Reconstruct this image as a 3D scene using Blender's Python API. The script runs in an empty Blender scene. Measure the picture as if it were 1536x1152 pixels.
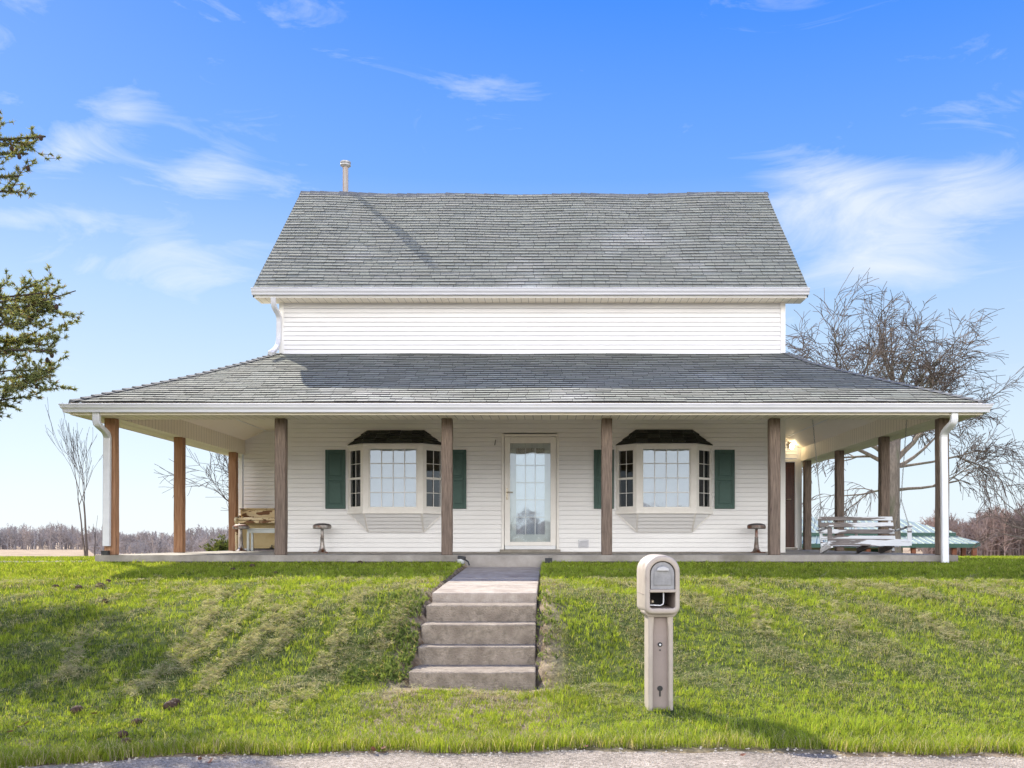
import bpy, math, random
import numpy as np
from mathutils import Vector, Matrix, noise as mnoise

random.seed(7)
rng = np.random.default_rng(11)
R = random.uniform
scene = bpy.context.scene
col = scene.collection
F, CX, HY, CH = 1400.0, 825.0, 810.0, 0.235      # focal length (px), vanishing point, camera height over the porch floor

def at(px, py, Y):
    return Vector(((px - CX) / F * Y, Y, (HY - py) / F * Y + CH))

# ------------------------------------------------------------------ helpers
WORLD = {}
def wloc(o):
    return WORLD.get(o.name, Vector((0, 0, 0))) if o is not None else Vector((0, 0, 0))

def tag(o, label=None, cat=None, group=None, kind=None):
    if label: o['label'] = label
    if cat: o['category'] = cat
    if group: o['group'] = group
    if kind: o['kind'] = kind
    return o

def empty(name, loc, label, cat, group=None):
    o = bpy.data.objects.new(name, None)
    col.objects.link(o)
    o.location = loc
    o.empty_display_size = 0.2
    WORLD[o.name] = Vector(loc)
    return tag(o, label, cat, group)

class MB:
    """collects faces, builds ONE mesh object"""
    def __init__(s):
        s.v, s.f, s.c, s.cc = [], [], [], None
    def face(s, pts):
        i = len(s.v)
        s.v.extend(Vector(p) for p in pts)
        s.f.append(tuple(range(i, i + len(pts))))
        s.c.append(s.cc)
    def mesh(s, verts, faces):
        i = len(s.v)
        s.v.extend(Vector(p) for p in verts)
        for f in faces:
            s.f.append(tuple(i + k for k in f)); s.c.append(s.cc)
    def box(s, x0, x1, y0, y1, z0, z1, m=None):
        vs = [Vector(p) for p in ((x0,y0,z0),(x1,y0,z0),(x1,y1,z0),(x0,y1,z0),(x0,y0,z1),(x1,y0,z1),(x1,y1,z1),(x0,y1,z1))]
        if m is not None: vs = [m @ p for p in vs]
        s.mesh(vs, [(0,3,2,1),(4,5,6,7),(0,1,5,4),(1,2,6,5),(2,3,7,6),(3,0,4,7)])
    def beam(s, a, b, w, h, up=(0,0,1)):
        a, b = Vector(a), Vector(b)
        d = (b - a).normalized(); u = Vector(up)
        sx = d.cross(u)
        if sx.length < 1e-4: sx = d.cross(Vector((0,1,0)))
        sx.normalize(); u = sx.cross(d).normalized()
        p = [e + sx*i*w/2 + u*j*h/2 for e in (a, b) for i, j in ((-1,-1),(1,-1),(1,1),(-1,1))]
        s.mesh(p, [(3,2,1,0),(4,5,6,7),(0,1,5,4),(1,2,6,5),(2,3,7,6),(3,0,4,7)])
    def tube(s, pts, rad, n=8, cap=True):
        pts = [Vector(p) for p in pts]
        if not isinstance(rad, (list, tuple)): rad = [rad]*len(pts)
        i0 = len(s.v); prev = None
        for k, p in enumerate(pts):
            d = (pts[min(k+1, len(pts)-1)] - pts[max(k-1, 0)])
            if d.length < 1e-9: d = Vector((0,0,1))
            d.normalize()
            if prev is None:
                a = d.orthogonal().normalized()
            else:
                a = prev - d*prev.dot(d)
                a = a.normalized() if a.length > 1e-6 else d.orthogonal().normalized()
            prev = a
            b = d.cross(a)
            for j in range(n):
                t = 2*math.pi*j/n
                s.v.append(p + (a*math.cos(t) + b*math.sin(t))*rad[k])
        for k in range(len(pts)-1):
            for j in range(n):
                q = i0 + k*n
                s.f.append((q+j, q+(j+1)%n, q+n+(j+1)%n, q+n+j)); s.c.append(s.cc)
        if cap:
            s.f.append(tuple(i0 + j for j in reversed(range(n)))); s.c.append(s.cc)
            q = i0 + (len(pts)-1)*n
            s.f.append(tuple(q + j for j in range(n))); s.c.append(s.cc)
    def lathe(s, o, prof, n=24, sx=1, sy=1):
        o = Vector(o); i0 = len(s.v)
        for r, z in prof:
            for j in range(n):
                t = 2*math.pi*j/n
                s.v.append(o + Vector((r*sx*math.cos(t), r*sy*math.sin(t), z)))
        for k in range(len(prof)-1):
            for j in range(n):
                q = i0 + k*n
                s.f.append((q+j, q+(j+1)%n, q+n+(j+1)%n, q+n+j)); s.c.append(s.cc)
        s.f.append(tuple(i0+j for j in reversed(range(n)))); s.c.append(s.cc)
        q = i0 + (len(prof)-1)*n
        s.f.append(tuple(q+j for j in range(n))); s.c.append(s.cc)
    def prism(s, poly, a, b):
        """poly: list of 3D points, extruded from offset a to offset b (vectors)"""
        n = len(poly); a, b = Vector(a), Vector(b)
        P = [Vector(p)+a for p in poly] + [Vector(p)+b for p in poly]
        s.mesh(P, [tuple(range(n)), tuple(reversed(range(n, 2*n)))] + [(i, (i+1)%n, n+(i+1)%n, n+i) for i in range(n)])
    def build(s, name, mat, parent=None, origin=None, smooth=False, bevel=0, seg=2, fixn=True):
        if origin is None: origin = wloc(parent)
        origin = Vector(origin)
        me = bpy.data.meshes.new(name)
        me.from_pydata([tuple(p - origin) for p in s.v], [], s.f)
        if fixn and len(s.f) < 60000:
            import bmesh
            bm = bmesh.new(); bm.from_mesh(me)
            bmesh.ops.recalc_face_normals(bm, faces=bm.faces)
            bm.to_mesh(me); bm.free()
        if any(c is not None for c in s.c):
            at_ = me.color_attributes.new('tint', 'FLOAT_COLOR', 'CORNER')
            arr = []
            for f, c in zip(s.f, s.c):
                c = c if c is not None else (1,1,1)
                arr.extend([c[0], c[1], c[2], 1.0]*len(f))
            at_.data.foreach_set('color', arr)
        me.materials.append(mat)
        if smooth: me.polygons.foreach_set('use_smooth', [True]*len(me.polygons))
        o = bpy.data.objects.new(name, me)
        col.objects.link(o)
        WORLD[o.name] = origin
        o.parent = parent
        o.location = origin - wloc(parent)
        if bevel:
            b = o.modifiers.new('Bevel', 'BEVEL'); b.width = bevel; b.segments = seg; b.limit_method = 'ANGLE'
            b.angle_limit = math.radians(40)
        return o

def copy_part(o, parent, world):
    c = o.copy(); col.objects.link(c)
    c.parent = parent; c.location = Vector(world) - wloc(parent)
    WORLD[c.name] = Vector(world)
    return c

def copy_tree(o, parent=None, loc=None):
    c = o.copy(); col.objects.link(c); c.parent = parent
    if loc is not None: c.location = loc
    for ch in list(o.children): copy_tree(ch, c)
    return c

# ------------------------------------------------------------------ materials
def nodes(m):
    m.use_nodes = True
    nt = m.node_tree
    return nt, nt.nodes, nt.links

def ramp(N, stops):
    r = N.new('ShaderNodeValToRGB'); e = r.color_ramp.elements
    while len(e) < len(stops): e.new(0.5)
    for k, (p, c) in enumerate(stops):
        e[k].position = p
        e[k].color = (c[0], c[1], c[2], 1) if isinstance(c, (tuple, list)) else (c, c, c, 1)
    return r

def mat(name, a, b=None, scale=8, stretch=(1,1,1), rough=0.6, bump=0.0, bscale=None, detail=6, lo=0.35, hi=0.65,
        metallic=0, tint=False, spots=None, spec=0.5, coord='Object', third=None):
    """two-colour noise material; spots=(colour, scale, threshold, width) adds chips/stains"""
    m = bpy.data.materials.new(name); nt, N, L = nodes(m)
    p = N['Principled BSDF']; p.inputs['Roughness'].default_value = rough; p.inputs['Metallic'].default_value = metallic
    p.inputs['Specular IOR Level'].default_value = spec
    tc = N.new('ShaderNodeTexCoord'); mp = N.new('ShaderNodeMapping'); mp.inputs['Scale'].default_value = stretch
    if coord == 'World':
        ge = N.new('ShaderNodeNewGeometry'); L.new(ge.outputs['Position'], mp.inputs['Vector'])
    else:
        L.new(tc.outputs['Object'], mp.inputs['Vector'])
    nz = N.new('ShaderNodeTexNoise'); nz.inputs['Scale'].default_value = scale; nz.inputs['Detail'].default_value = detail
    nz.inputs['Roughness'].default_value = 0.65
    L.new(mp.outputs[0], nz.inputs['Vector'])
    b = b or a
    st = [(lo, a), (hi, b)]
    if third: st = [(lo, a), ((lo+hi)/2, third), (hi, b)]
    r = ramp(N, st); L.new(nz.outputs['Fac'], r.inputs['Fac'])
    out = r.outputs['Color']
    if spots:
        c2, s2, th, wd = spots
        n2 = N.new('ShaderNodeTexNoise'); n2.inputs['Scale'].default_value = s2; n2.inputs['Detail'].default_value = 5
        L.new(mp.outputs[0], n2.inputs['Vector'])
        r2 = ramp(N, [(th, 0.0), (th+wd, 1.0)]); L.new(n2.outputs['Fac'], r2.inputs['Fac'])
        mx = N.new('ShaderNodeMixRGB'); L.new(r2.outputs['Color'], mx.inputs['Fac'])
        L.new(out, mx.inputs['Color1']); mx.inputs['Color2'].default_value = (*c2, 1); out = mx.outputs['Color']
    if tint:
        at_ = N.new('ShaderNodeAttribute'); at_.attribute_name = 'tint'
        mx = N.new('ShaderNodeMixRGB'); mx.blend_type = 'MULTIPLY'; mx.inputs['Fac'].default_value = 1
        L.new(out, mx.inputs['Color1']); L.new(at_.outputs['Color'], mx.inputs['Color2']); out = mx.outputs['Color']
    L.new(out, p.inputs['Base Color'])
    if bump:
        bn = N.new('ShaderNodeTexNoise'); bn.inputs['Scale'].default_value = bscale or scale*3; bn.inputs['Detail'].default_value = 8
        L.new(mp.outputs[0], bn.inputs['Vector'])
        bu = N.new('ShaderNodeBump'); bu.inputs['Strength'].default_value = bump; bu.inputs['Distance'].default_value = 0.02
        L.new(bn.outputs['Fac'], bu.inputs['Height']); L.new(bu.outputs['Normal'], p.inputs['Normal'])
    return m

M = {}
M['siding'] = mat('siding', (.76,.745,.74), (.82,.81,.805), scale=.7, stretch=(1,1,2.5), rough=.45, bump=.04, bscale=40)
M['trim'] = mat('trim', (.80,.78,.745), (.84,.82,.79), scale=3, rough=.45)
M['frame'] = mat('frame', (.76,.725,.68), (.82,.79,.75), scale=5, rough=.5)
M['gutter'] = mat('gutter', (.60,.60,.63), (.67,.67,.70), scale=1.5, stretch=(1,1,4), rough=.35, spots=((.6,.58,.55), 5, .66, .1))
M['bark_dark'] = mat('bark_dark', (.07,.055,.045), (.16,.13,.11), scale=6, stretch=(4,4,.6), rough=.95, bump=.5, bscale=20)
M['post_grey'] = mat('post_grey', (.10,.073,.056), (.225,.165,.125), scale=7, stretch=(7,7,.5), rough=.85, bump=.5, bscale=12, spots=((.04,.02,.018), 3.1, .68, .05))
M['post_sunlit'] = mat('post_sunlit', (.25,.115,.055), (.40,.22,.125), scale=6, stretch=(7,7,.45), rough=.8, bump=.4, bscale=12, spots=((.07,.03,.02), 2.7, .68, .05))  # sunlit orange of the left posts put into the wood colour
M['concrete'] = mat('concrete', (.25,.225,.195), (.37,.335,.295), scale=3, rough=.9, bump=.35, bscale=60, spots=((.16,.14,.11), 1.6, .50, .2), coord='World')
M['step'] = mat('step', (.195,.16,.122), (.36,.30,.237), scale=14, rough=.95, bump=1.0, bscale=60, spots=((.155,.12,.092), 7, .50, .25), coord='World')
M['walk'] = mat('walk', (.33,.275,.225), (.45,.39,.33), scale=8, rough=.95, bump=.7, bscale=80, spots=((.25,.20,.165), 3, .52, .2), coord='World')
M['shutter'] = mat('shutter', (.026,.070,.056), (.036,.092,.074), scale=4, rough=.5)
M['shingle'] = mat('shingle', (.190,.196,.166), (.262,.268,.228), scale=26, rough=.95, bump=.35, bscale=160, tint=True, coord='World', detail=8,
                   spots=((.40,.40,.37), .45, .56, .2))
M['shingle_dark'] = mat('shingle_dark', (.012,.018,.016), (.05,.05,.042), scale=30, rough=.95, bump=.5, bscale=120, tint=True, coord='World')
M['asphalt_cap'] = mat('asphalt_cap', (.11,.115,.115), (.2,.2,.2), scale=30, rough=.95, bump=.3, bscale=100)
M['metal'] = mat('metal', (.16,.13,.11), (.5,.48,.46), scale=9, stretch=(1,1,.5), rough=.35, metallic=.7, spots=((.16,.06,.03), 7, .5, .15))
M['rust'] = mat('rust', (.10,.035,.02), (.22,.09,.05), scale=14, rough=.9, bump=.4)
M['black'] = mat('black', (.012,.012,.014), (.03,.03,.032), scale=10, rough=.5)
M['dark_seat'] = mat('dark_seat', (.03,.025,.03), (.07,.06,.065), scale=12, rough=.5)
M['maroon_seat'] = mat('maroon_seat', (.10,.035,.03), (.19,.075,.06), scale=12, rough=.6)
M['chain'] = mat('chain', (.2,.19,.18), (.4,.38,.36), scale=30, rough=.5, metallic=.6)
M['vinyl_box'] = mat('vinyl_box', (.36,.31,.265), (.43,.375,.325), scale=4, rough=.55, bump=.08, bscale=200, spots=((.27,.22,.185), 5, .60, .10))
M['vinyl_dark'] = mat('vinyl_dark', (.26,.21,.19), (.32,.26,.235), scale=3, rough=.55)
M['grey_plastic'] = mat('grey_plastic', (.20,.20,.205), (.30,.30,.305), scale=8, rough=.5, bump=.1, bscale=60, spots=((.42,.42,.42), 12, .62, .1))
M['grey_light'] = mat('grey_light', (.42,.42,.42), (.5,.5,.5), scale=8, rough=.5)
M['piano'] = mat('piano', (.62,.47,.23), (.70,.56,.31), scale=4, rough=.6, bump=.1)
M['piano_chip'] = mat('piano_chip', (.72,.60,.40), (.62,.46,.24), scale=3, rough=.75, bump=.5, bscale=25, stretch=(1,1,2.2), spots=((.17,.075,.03), 4.2, .535, .02))
M['bench'] = mat('bench', (.60,.66,.66), (.7,.74,.73), scale=4, rough=.5)
M['brown_door'] = mat('brown_door', (.05,.017,.010), (.10,.038,.022), scale=5, stretch=(6,6,.4), rough=.5)
M['swing'] = mat('swing', (.13,.115,.11), (.24,.21,.20), scale=9, stretch=(.5,4,4), rough=.85, bump=.5, bscale=25, spots=((.72,.74,.77), 2.0, .475, .02))
M['swing_under'] = mat('swing_under', (.09,.075,.07), (.17,.14,.13), scale=9, rough=.9)
M['barn_roof'] = mat('barn_roof', (.27,.325,.29), (.33,.385,.345), scale=.7, rough=.4, metallic=.2)
M['barn_fascia'] = mat('barn_fascia', (.02,.07,.05), (.03,.09,.065), scale=1, rough=.5)
M['barn_wall'] = mat('barn_wall', (.52,.40,.29), (.58,.45,.33), scale=.6, rough=.7)
M['barn_post'] = mat('barn_post', (.16,.05,.025), (.24,.085,.045), scale=2, rough=.8)
M['bark_grey'] = mat('bark_grey', (.13,.105,.085), (.26,.215,.175), scale=5, stretch=(3,3,.7), rough=.95, bump=.6, bscale=14, spots=((.10,.115,.06), 1.0, .55, .2))
M['twig'] = mat('twig', (.075,.055,.045), (.15,.115,.095), scale=2, rough=.95)
M['twig_dark'] = mat('twig_dark', (.03,.021,.017), (.065,.045,.036), scale=2, rough=.95)
M['woods'] = mat('woods', (.19,.172,.175), (.30,.27,.27), scale=.15, rough=1, tint=True, coord='World')
M['woods_near'] = mat('woods_near', (.17,.125,.11), (.30,.225,.20), scale=.2, rough=1, tint=True, coord='World')
M['cone'] = mat('cone', (.035,.02,.013), (.09,.05,.03), scale=40, rough=.9, bump=.5)
M['leaf_dry'] = mat('leaf_dry', (.13,.05,.03), (.27,.12,.07), scale=20, rough=.8)
M['white_pvc'] = mat('white_pvc', (.70,.71,.73), (.77,.77,.79), scale=3, rough=.35)
M['inner_door'] = mat('inner_door', (.58,.62,.61), (.64,.68,.67), scale=4, rough=.5)
M['blind'] = mat('blind', (.50,.56,.64), (.58,.63,.70), scale=6, rough=.6)
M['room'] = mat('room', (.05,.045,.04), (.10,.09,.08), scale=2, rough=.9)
M['brass'] = mat('brass', (.35,.30,.22), (.5,.45,.36), scale=20, rough=.35, metallic=.9)
M['pipe_metal'] = mat('pipe_metal', (.36,.35,.34), (.5,.49,.47), scale=12, rough=.45, metallic=.3)
M['pebble'] = mat('pebble', (.38,.33,.28), (.6,.55,.48), scale=5, rough=.95)

def soffit_mat(name, axis):
    m = mat(name, (.83,.74,.60), (.86,.78,.65), scale=2, rough=.6)
    nt, N, L = nodes(m); p = N['Principled BSDF']
    src = p.inputs['Base Color'].links[0].from_socket
    ge = N.new('ShaderNodeNewGeometry'); sp = N.new('ShaderNodeSeparateXYZ'); L.new(ge.outputs['Position'], sp.inputs[0])
    mu = N.new('ShaderNodeMath'); mu.operation = 'MULTIPLY'; mu.inputs[1].default_value = 7.5; L.new(sp.outputs[axis], mu.inputs[0])
    fr = N.new('ShaderNodeMath'); fr.operation = 'FRACT'; L.new(mu.outputs[0], fr.inputs[0])
    r = ramp(N, [(0, 1.0), (.10, 0.0)]); L.new(fr.outputs[0], r.inputs['Fac'])
    mx = N.new('ShaderNodeMixRGB'); L.new(r.outputs['Color'], mx.inputs['Fac']); L.new(src, mx.inputs['Color1'])
    mx.inputs['Color2'].default_value = (.22,.17,.12,1); L.new(mx.outputs['Color'], p.inputs['Base Color'])
    return m
M['soffit_x'] = soffit_mat('soffit_x', 0)
M['soffit_y'] = soffit_mat('soffit_y', 1)
M['ceiling'] = mat('ceiling', (.83,.74,.60), (.86,.78,.65), scale=1, rough=.6)

def glass_mat(name, fac, tintc=(1,1,1)):
    m = bpy.data.materials.new(name); nt, N, L = nodes(m)
    N.remove(N['Principled BSDF']); out = N['Material Output']
    t = N.new('ShaderNodeBsdfTransparent'); t.inputs[0].default_value = (*tintc, 1)
    g = N.new('ShaderNodeBsdfGlossy'); g.inputs['Roughness'].default_value = 0.02; g.inputs[0].default_value = (.95,.97,1,1)
    lw = N.new('ShaderNodeLayerWeight'); lw.inputs[0].default_value = .3
    ad = N.new('ShaderNodeMath'); ad.operation = 'ADD'; ad.use_clamp = True; ad.inputs[1].default_value = fac
    L.new(lw.outputs['Fresnel'], ad.inputs[0])
    nz = N.new('ShaderNodeTexNoise'); nz.inputs['Scale'].default_value = 2.2
    tc = N.new('ShaderNodeTexCoord'); L.new(tc.outputs['Object'], nz.inputs['Vector'])
    bu = N.new('ShaderNodeBump'); bu.inputs['Strength'].default_value = .04; bu.inputs['Distance'].default_value = .05
    L.new(nz.outputs['Fac'], bu.inputs['Height']); L.new(bu.outputs['Normal'], g.inputs['Normal'])
    mx = N.new('ShaderNodeMixShader'); L.new(ad.outputs[0], mx.inputs[0]); L.new(t.outputs[0], mx.inputs[1]); L.new(g.outputs[0], mx.inputs[2])
    L.new(mx.outputs[0], out.inputs['Surface'])
    return m
M['glass'] = glass_mat('glass', .30, (.90,.95,1))
M['glass_dark'] = glass_mat('glass_dark', .0, (.5,.5,.5))
M['glass_door'] = glass_mat('glass_door', .22, (.95,1,1))

def leafy_mat(name, trans=.35, base=None):
    m = bpy.data.materials.new(name); nt, N, L = nodes(m)
    N.remove(N['Principled BSDF']); out = N['Material Output']
    a = N.new('ShaderNodeAttribute'); a.attribute_name = 'tint'
    d = N.new('ShaderNodeBsdfDiffuse'); t = N.new('ShaderNodeBsdfTranslucent')
    L.new(a.outputs['Color'], d.inputs[0])
    g = N.new('ShaderNodeMixRGB'); g.blend_type = 'MULTIPLY'; g.inputs['Fac'].default_value = 1
    g.inputs['Color2'].default_value = (1.25, 1.15, .55, 1); L.new(a.outputs['Color'], g.inputs['Color1']); L.new(g.outputs[0], t.inputs[0])
    mx = N.new('ShaderNodeMixShader'); mx.inputs[0].default_value = trans
    L.new(d.outputs[0], mx.inputs[1]); L.new(t.outputs[0], mx.inputs[2]); L.new(mx.outputs[0], out.inputs['Surface'])
    return m
M['grass'] = leafy_mat('grass', .45)
M['needles'] = leafy_mat('needles', .4)

# ------------------------------------------------------------------ terrain
def smooth(t):
    t = np.clip(t, 0, 1); return t*t*(3-2*t)

yb_steps = np.array([-80, 5.5, 6.5, 7.6, 8.45, 9.0, 9.4, 9.8, 10.3, 11.2, 12.5, 14.5, 20, 22])
zb_steps = np.array([-1.24, -1.228, -1.215, -1.16, -1.10, -.84, -.62, -.46, -.35, -.28, -.22, -.135, -.16, -.19])
yb_open = np.array([-80, 5.5, 6.5, 7.3, 8.0, 8.6, 9.2, 9.8, 10.5, 11.4, 12.5, 14.5, 20, 22])
zb_open = np.array([-1.24, -1.228, -1.21, -1.13, -.99, -.82, -.66, -.52, -.40, -.30, -.22, -.135, -.16, -.19])
yl = np.array([22, 40, 75, 200, 400, 3500.]); zl = np.array([-.19, -.62, -1.27, -2.4, -3.8, -3.8])
yr = np.array([22, 26, 32, 45, 60, 200, 400, 3500.]); zr = np.array([-.19, -.22, -.75, -2.3, -2.8, -3.2, -3.8, -3.8])
def gnoise(X, Y):
    return (np.sin(X*1.7+Y*.9)*np.sin(Y*1.3-X*.6)*.5 + np.sin(X*3.9-Y*2.7+1)*np.sin(Y*4.3+X*1.1)*.3 + np.sin(X*9.1+Y*7.3)*np.sin(Y*8.1-X*6.7)*.2)
def _re(x):
    m = max(0, -x-.6); q = max(0, x)
    return 6.44 + .03*math.sin(x*1.9) + .03*math.sin(x*4.7+1) + .02*math.sin(x*11.3) - (.055*m*m if m < 4 else .88+.44*(m-4)) - min(.016*q*q, .4)
RE_X = np.linspace(-14, 14, 900); RE_Y = np.array([_re(x) for x in RE_X])
def ground(X, Y):
    X = np.asarray(X, float); Y = np.asarray(Y, float)
    w = smooth((np.abs(X + .71) - .8) / 2.2)
    near = np.interp(Y, yb_steps, zb_steps)*(1-w) + np.interp(Y, yb_open, zb_open)*w
    s = smooth((X + 6)/16)
    far = np.interp(Y, yl, zl)*(1-s) + np.interp(Y, yr, zr)*s
    z = np.where(Y < 22, near, far)
    amp = .035*smooth((Y-6.6)/1.5)*(1-smooth((Y-13.0)/1.2))
    amp = amp + .05*smooth((Y-25)/20)
    z = z + gnoise(X, Y)*amp
    # hollow under the walk and the flight of steps
    inn = (1-smooth((np.abs(X+.71)-.50)/.10))*smooth((Y-8.45)/.1)*(1-smooth((Y-14.4)/.1))
    z = z - .30*inn
    # hollow under the road
    re_ = np.interp(X, RE_X, RE_Y); z = z - .03*(1-smooth((Y-re_+.14)/.14))
    return z
def gz(x, y): return float(ground(np.array([x]), np.array([y]))[0])

xs = np.concatenate([-np.geomspace(15, 3200, 40)[::-1], np.arange(-14.8, 14.9, .11), np.geomspace(15, 3200, 40)])
ys = np.concatenate([np.array([-600, -200, -60, -20, -5, 2.0]), np.arange(4.5, 16, .1), np.arange(16.2, 34, .4), np.geomspace(35, 3400, 50)])
GX, GY = np.meshgrid(xs, ys)
GZ = ground(GX, GY)
nx, ny = len(xs), len(ys)
me = bpy.data.meshes.new('ground')
idx = np.arange(nx*ny).reshape(ny, nx)
quads = np.stack([idx[:-1,:-1], idx[:-1,1:], idx[1:,1:], idx[1:,:-1]], -1).reshape(-1, 4)
def np_mesh(me, V, sizes, loops):
    me.vertices.add(len(V)); me.vertices.foreach_set('co', V.astype(np.float32).ravel())
    me.loops.add(len(loops)); me.loops.foreach_set('vertex_index', loops.astype(np.int32))
    me.polygons.add(len(sizes))
    st = np.concatenate([[0], np.cumsum(sizes)[:-1]])
    me.polygons.foreach_set('loop_start', st.astype(np.int32))
    me.update(calc_edges=True)
np_mesh(me, np.stack([GX, GY, GZ], -1).reshape(-1, 3), np.full(len(quads), 4), quads.ravel())
me.polygons.foreach_set('use_smooth', [True]*len(me.polygons))

def ground_mat():
    m = bpy.data.materials.new('lawn_soil'); nt, N, L = nodes(m); p = N['Principled BSDF']
    p.inputs['Roughness'].default_value = 1; p.inputs['Specular IOR Level'].default_value = .1
    ge = N.new('ShaderNodeNewGeometry'); P = ge.outputs['Position']
    sp = N.new('ShaderNodeSeparateXYZ'); L.new(P, sp.inputs[0])
    def nz(s, d=6):
        n = N.new('ShaderNodeTexNoise'); n.inputs['Scale'].default_value = s; n.inputs['Detail'].default_value = d; L.new(P, n.inputs['Vector']); return n
    a = ramp(N, [(.3, (.035,.05,.015)), (.55, (.085,.11,.03)), (.75, (.15,.14,.06))]); L.new(nz(14).outputs['Fac'], a.inputs['Fac'])
    # far-off field of corn stubble, left and beyond
    fld = N.new('ShaderNodeMapping'); fld.inputs['Scale'].default_value = (1.2, .12, 1); L.new(P, fld.inputs['Vector'])
    fn = N.new('ShaderNodeTexNoise'); fn.inputs['Scale'].default_value = 1.1; fn.inputs['Detail'].default_value = 8; L.new(fld.outputs[0], fn.inputs['Vector'])
    fr = ramp(N, [(.35, (.20,.145,.10)), (.65, (.46,.36,.26))]); L.new(fn.outputs['Fac'], fr.inputs['Fac'])
    # field mask: beyond 24 m left of the house, beyond 110 m elsewhere
    ad = N.new('ShaderNodeMath'); ad.operation = 'MULTIPLY_ADD'; L.new(sp.outputs['X'], ad.inputs[0]); ad.inputs[1].default_value = -1.4; L.new(sp.outputs['Y'], ad.inputs[2])
    n2 = nz(.5); a3 = N.new('ShaderNodeMath'); a3.operation = 'MULTIPLY_ADD'; L.new(n2.outputs['Fac'], a3.inputs[0]); a3.inputs[1].default_value = 4; L.new(ad.outputs[0], a3.inputs[2])
    gt = N.new('ShaderNodeMapRange'); gt.inputs['From Min'].default_value = 44; gt.inputs['From Max'].default_value = 46; L.new(a3.outputs[0], gt.inputs['Value'])
    yg = N.new('ShaderNodeMapRange'); yg.inputs['From Min'].default_value = 22.5; yg.inputs['From Max'].default_value = 23.5; L.new(sp.outputs['Y'], yg.inputs['Value'])
    mm = N.new('ShaderNodeMath'); mm.operation = 'MULTIPLY'; L.new(gt.outputs[0], mm.inputs[0]); L.new(yg.outputs[0], mm.inputs[1])
    yb = N.new('ShaderNodeMapRange'); yb.inputs['From Min'].default_value = -2.0; yb.inputs['From Max'].default_value = -4.0; L.new(sp.outputs['Y'], yb.inputs['Value'])  # pale ground added unseen behind the camera to bounce light under the porch
    mo = N.new('ShaderNodeMath'); mo.operation = 'MAXIMUM'; L.new(mm.outputs[0], mo.inputs[0]); L.new(yb.outputs[0], mo.inputs[1])
    mx = N.new('ShaderNodeMixRGB'); L.new(mo.outputs[0], mx.inputs['Fac']); L.new(a.outputs['Color'], mx.inputs['Color1']); L.new(fr.outputs['Color'], mx.inputs['Color2'])
    # dirt along the road verge and beside the steps
    dn = nz(9); dr = ramp(N, [(.35, (.12,.085,.055)), (.65, (.33,.26,.185))]); L.new(dn.outputs['Fac'], dr.inputs['Fac'])
    v = N.new('ShaderNodeMapRange'); v.inputs['From Min'].default_value = 6.75; v.inputs['From Max'].default_value = 6.3; L.new(sp.outputs['Y'], v.inputs['Value'])
    ax = N.new('ShaderNodeMath'); ax.operation = 'ADD'; ax.inputs[1].default_value = .71; L.new(sp.outputs['X'], ax.inputs[0])
    ab = N.new('ShaderNodeMath'); ab.operation = 'ABSOLUTE'; L.new(ax.outputs[0], ab.inputs[0])
    sx = N.new('ShaderNodeMapRange'); sx.inputs['From Min'].default_value = .95; sx.inputs['From Max'].default_value = .62; L.new(ab.outputs[0], sx.inputs['Value'])
    mxx = N.new('ShaderNodeMath'); mxx.operation = 'MAXIMUM'; L.new(v.outputs[0], mxx.inputs[0]); L.new(sx.outputs[0], mxx.inputs[1])
    m2 = N.new('ShaderNodeMixRGB'); L.new(mxx.outputs[0], m2.inputs['Fac']); L.new(mx.outputs[0], m2.inputs['Color1']); L.new(dr.outputs['Color'], m2.inputs['Color2'])
    L.new(m2.outputs[0], p.inputs['Base Color'])
    bn = nz(25, 8); bu = N.new('ShaderNodeBump'); bu.inputs['Strength'].default_value = .6; bu.inputs['Distance'].default_value = .05
    L.new(bn.outputs['Fac'], bu.inputs['Height']); L.new(bu.outputs[0], p.inputs['Normal'])
    return m
me.materials.append(ground_mat())
g = bpy.data.objects.new('ground', me); col.objects.link(g); tag(g, kind='structure')

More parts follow.
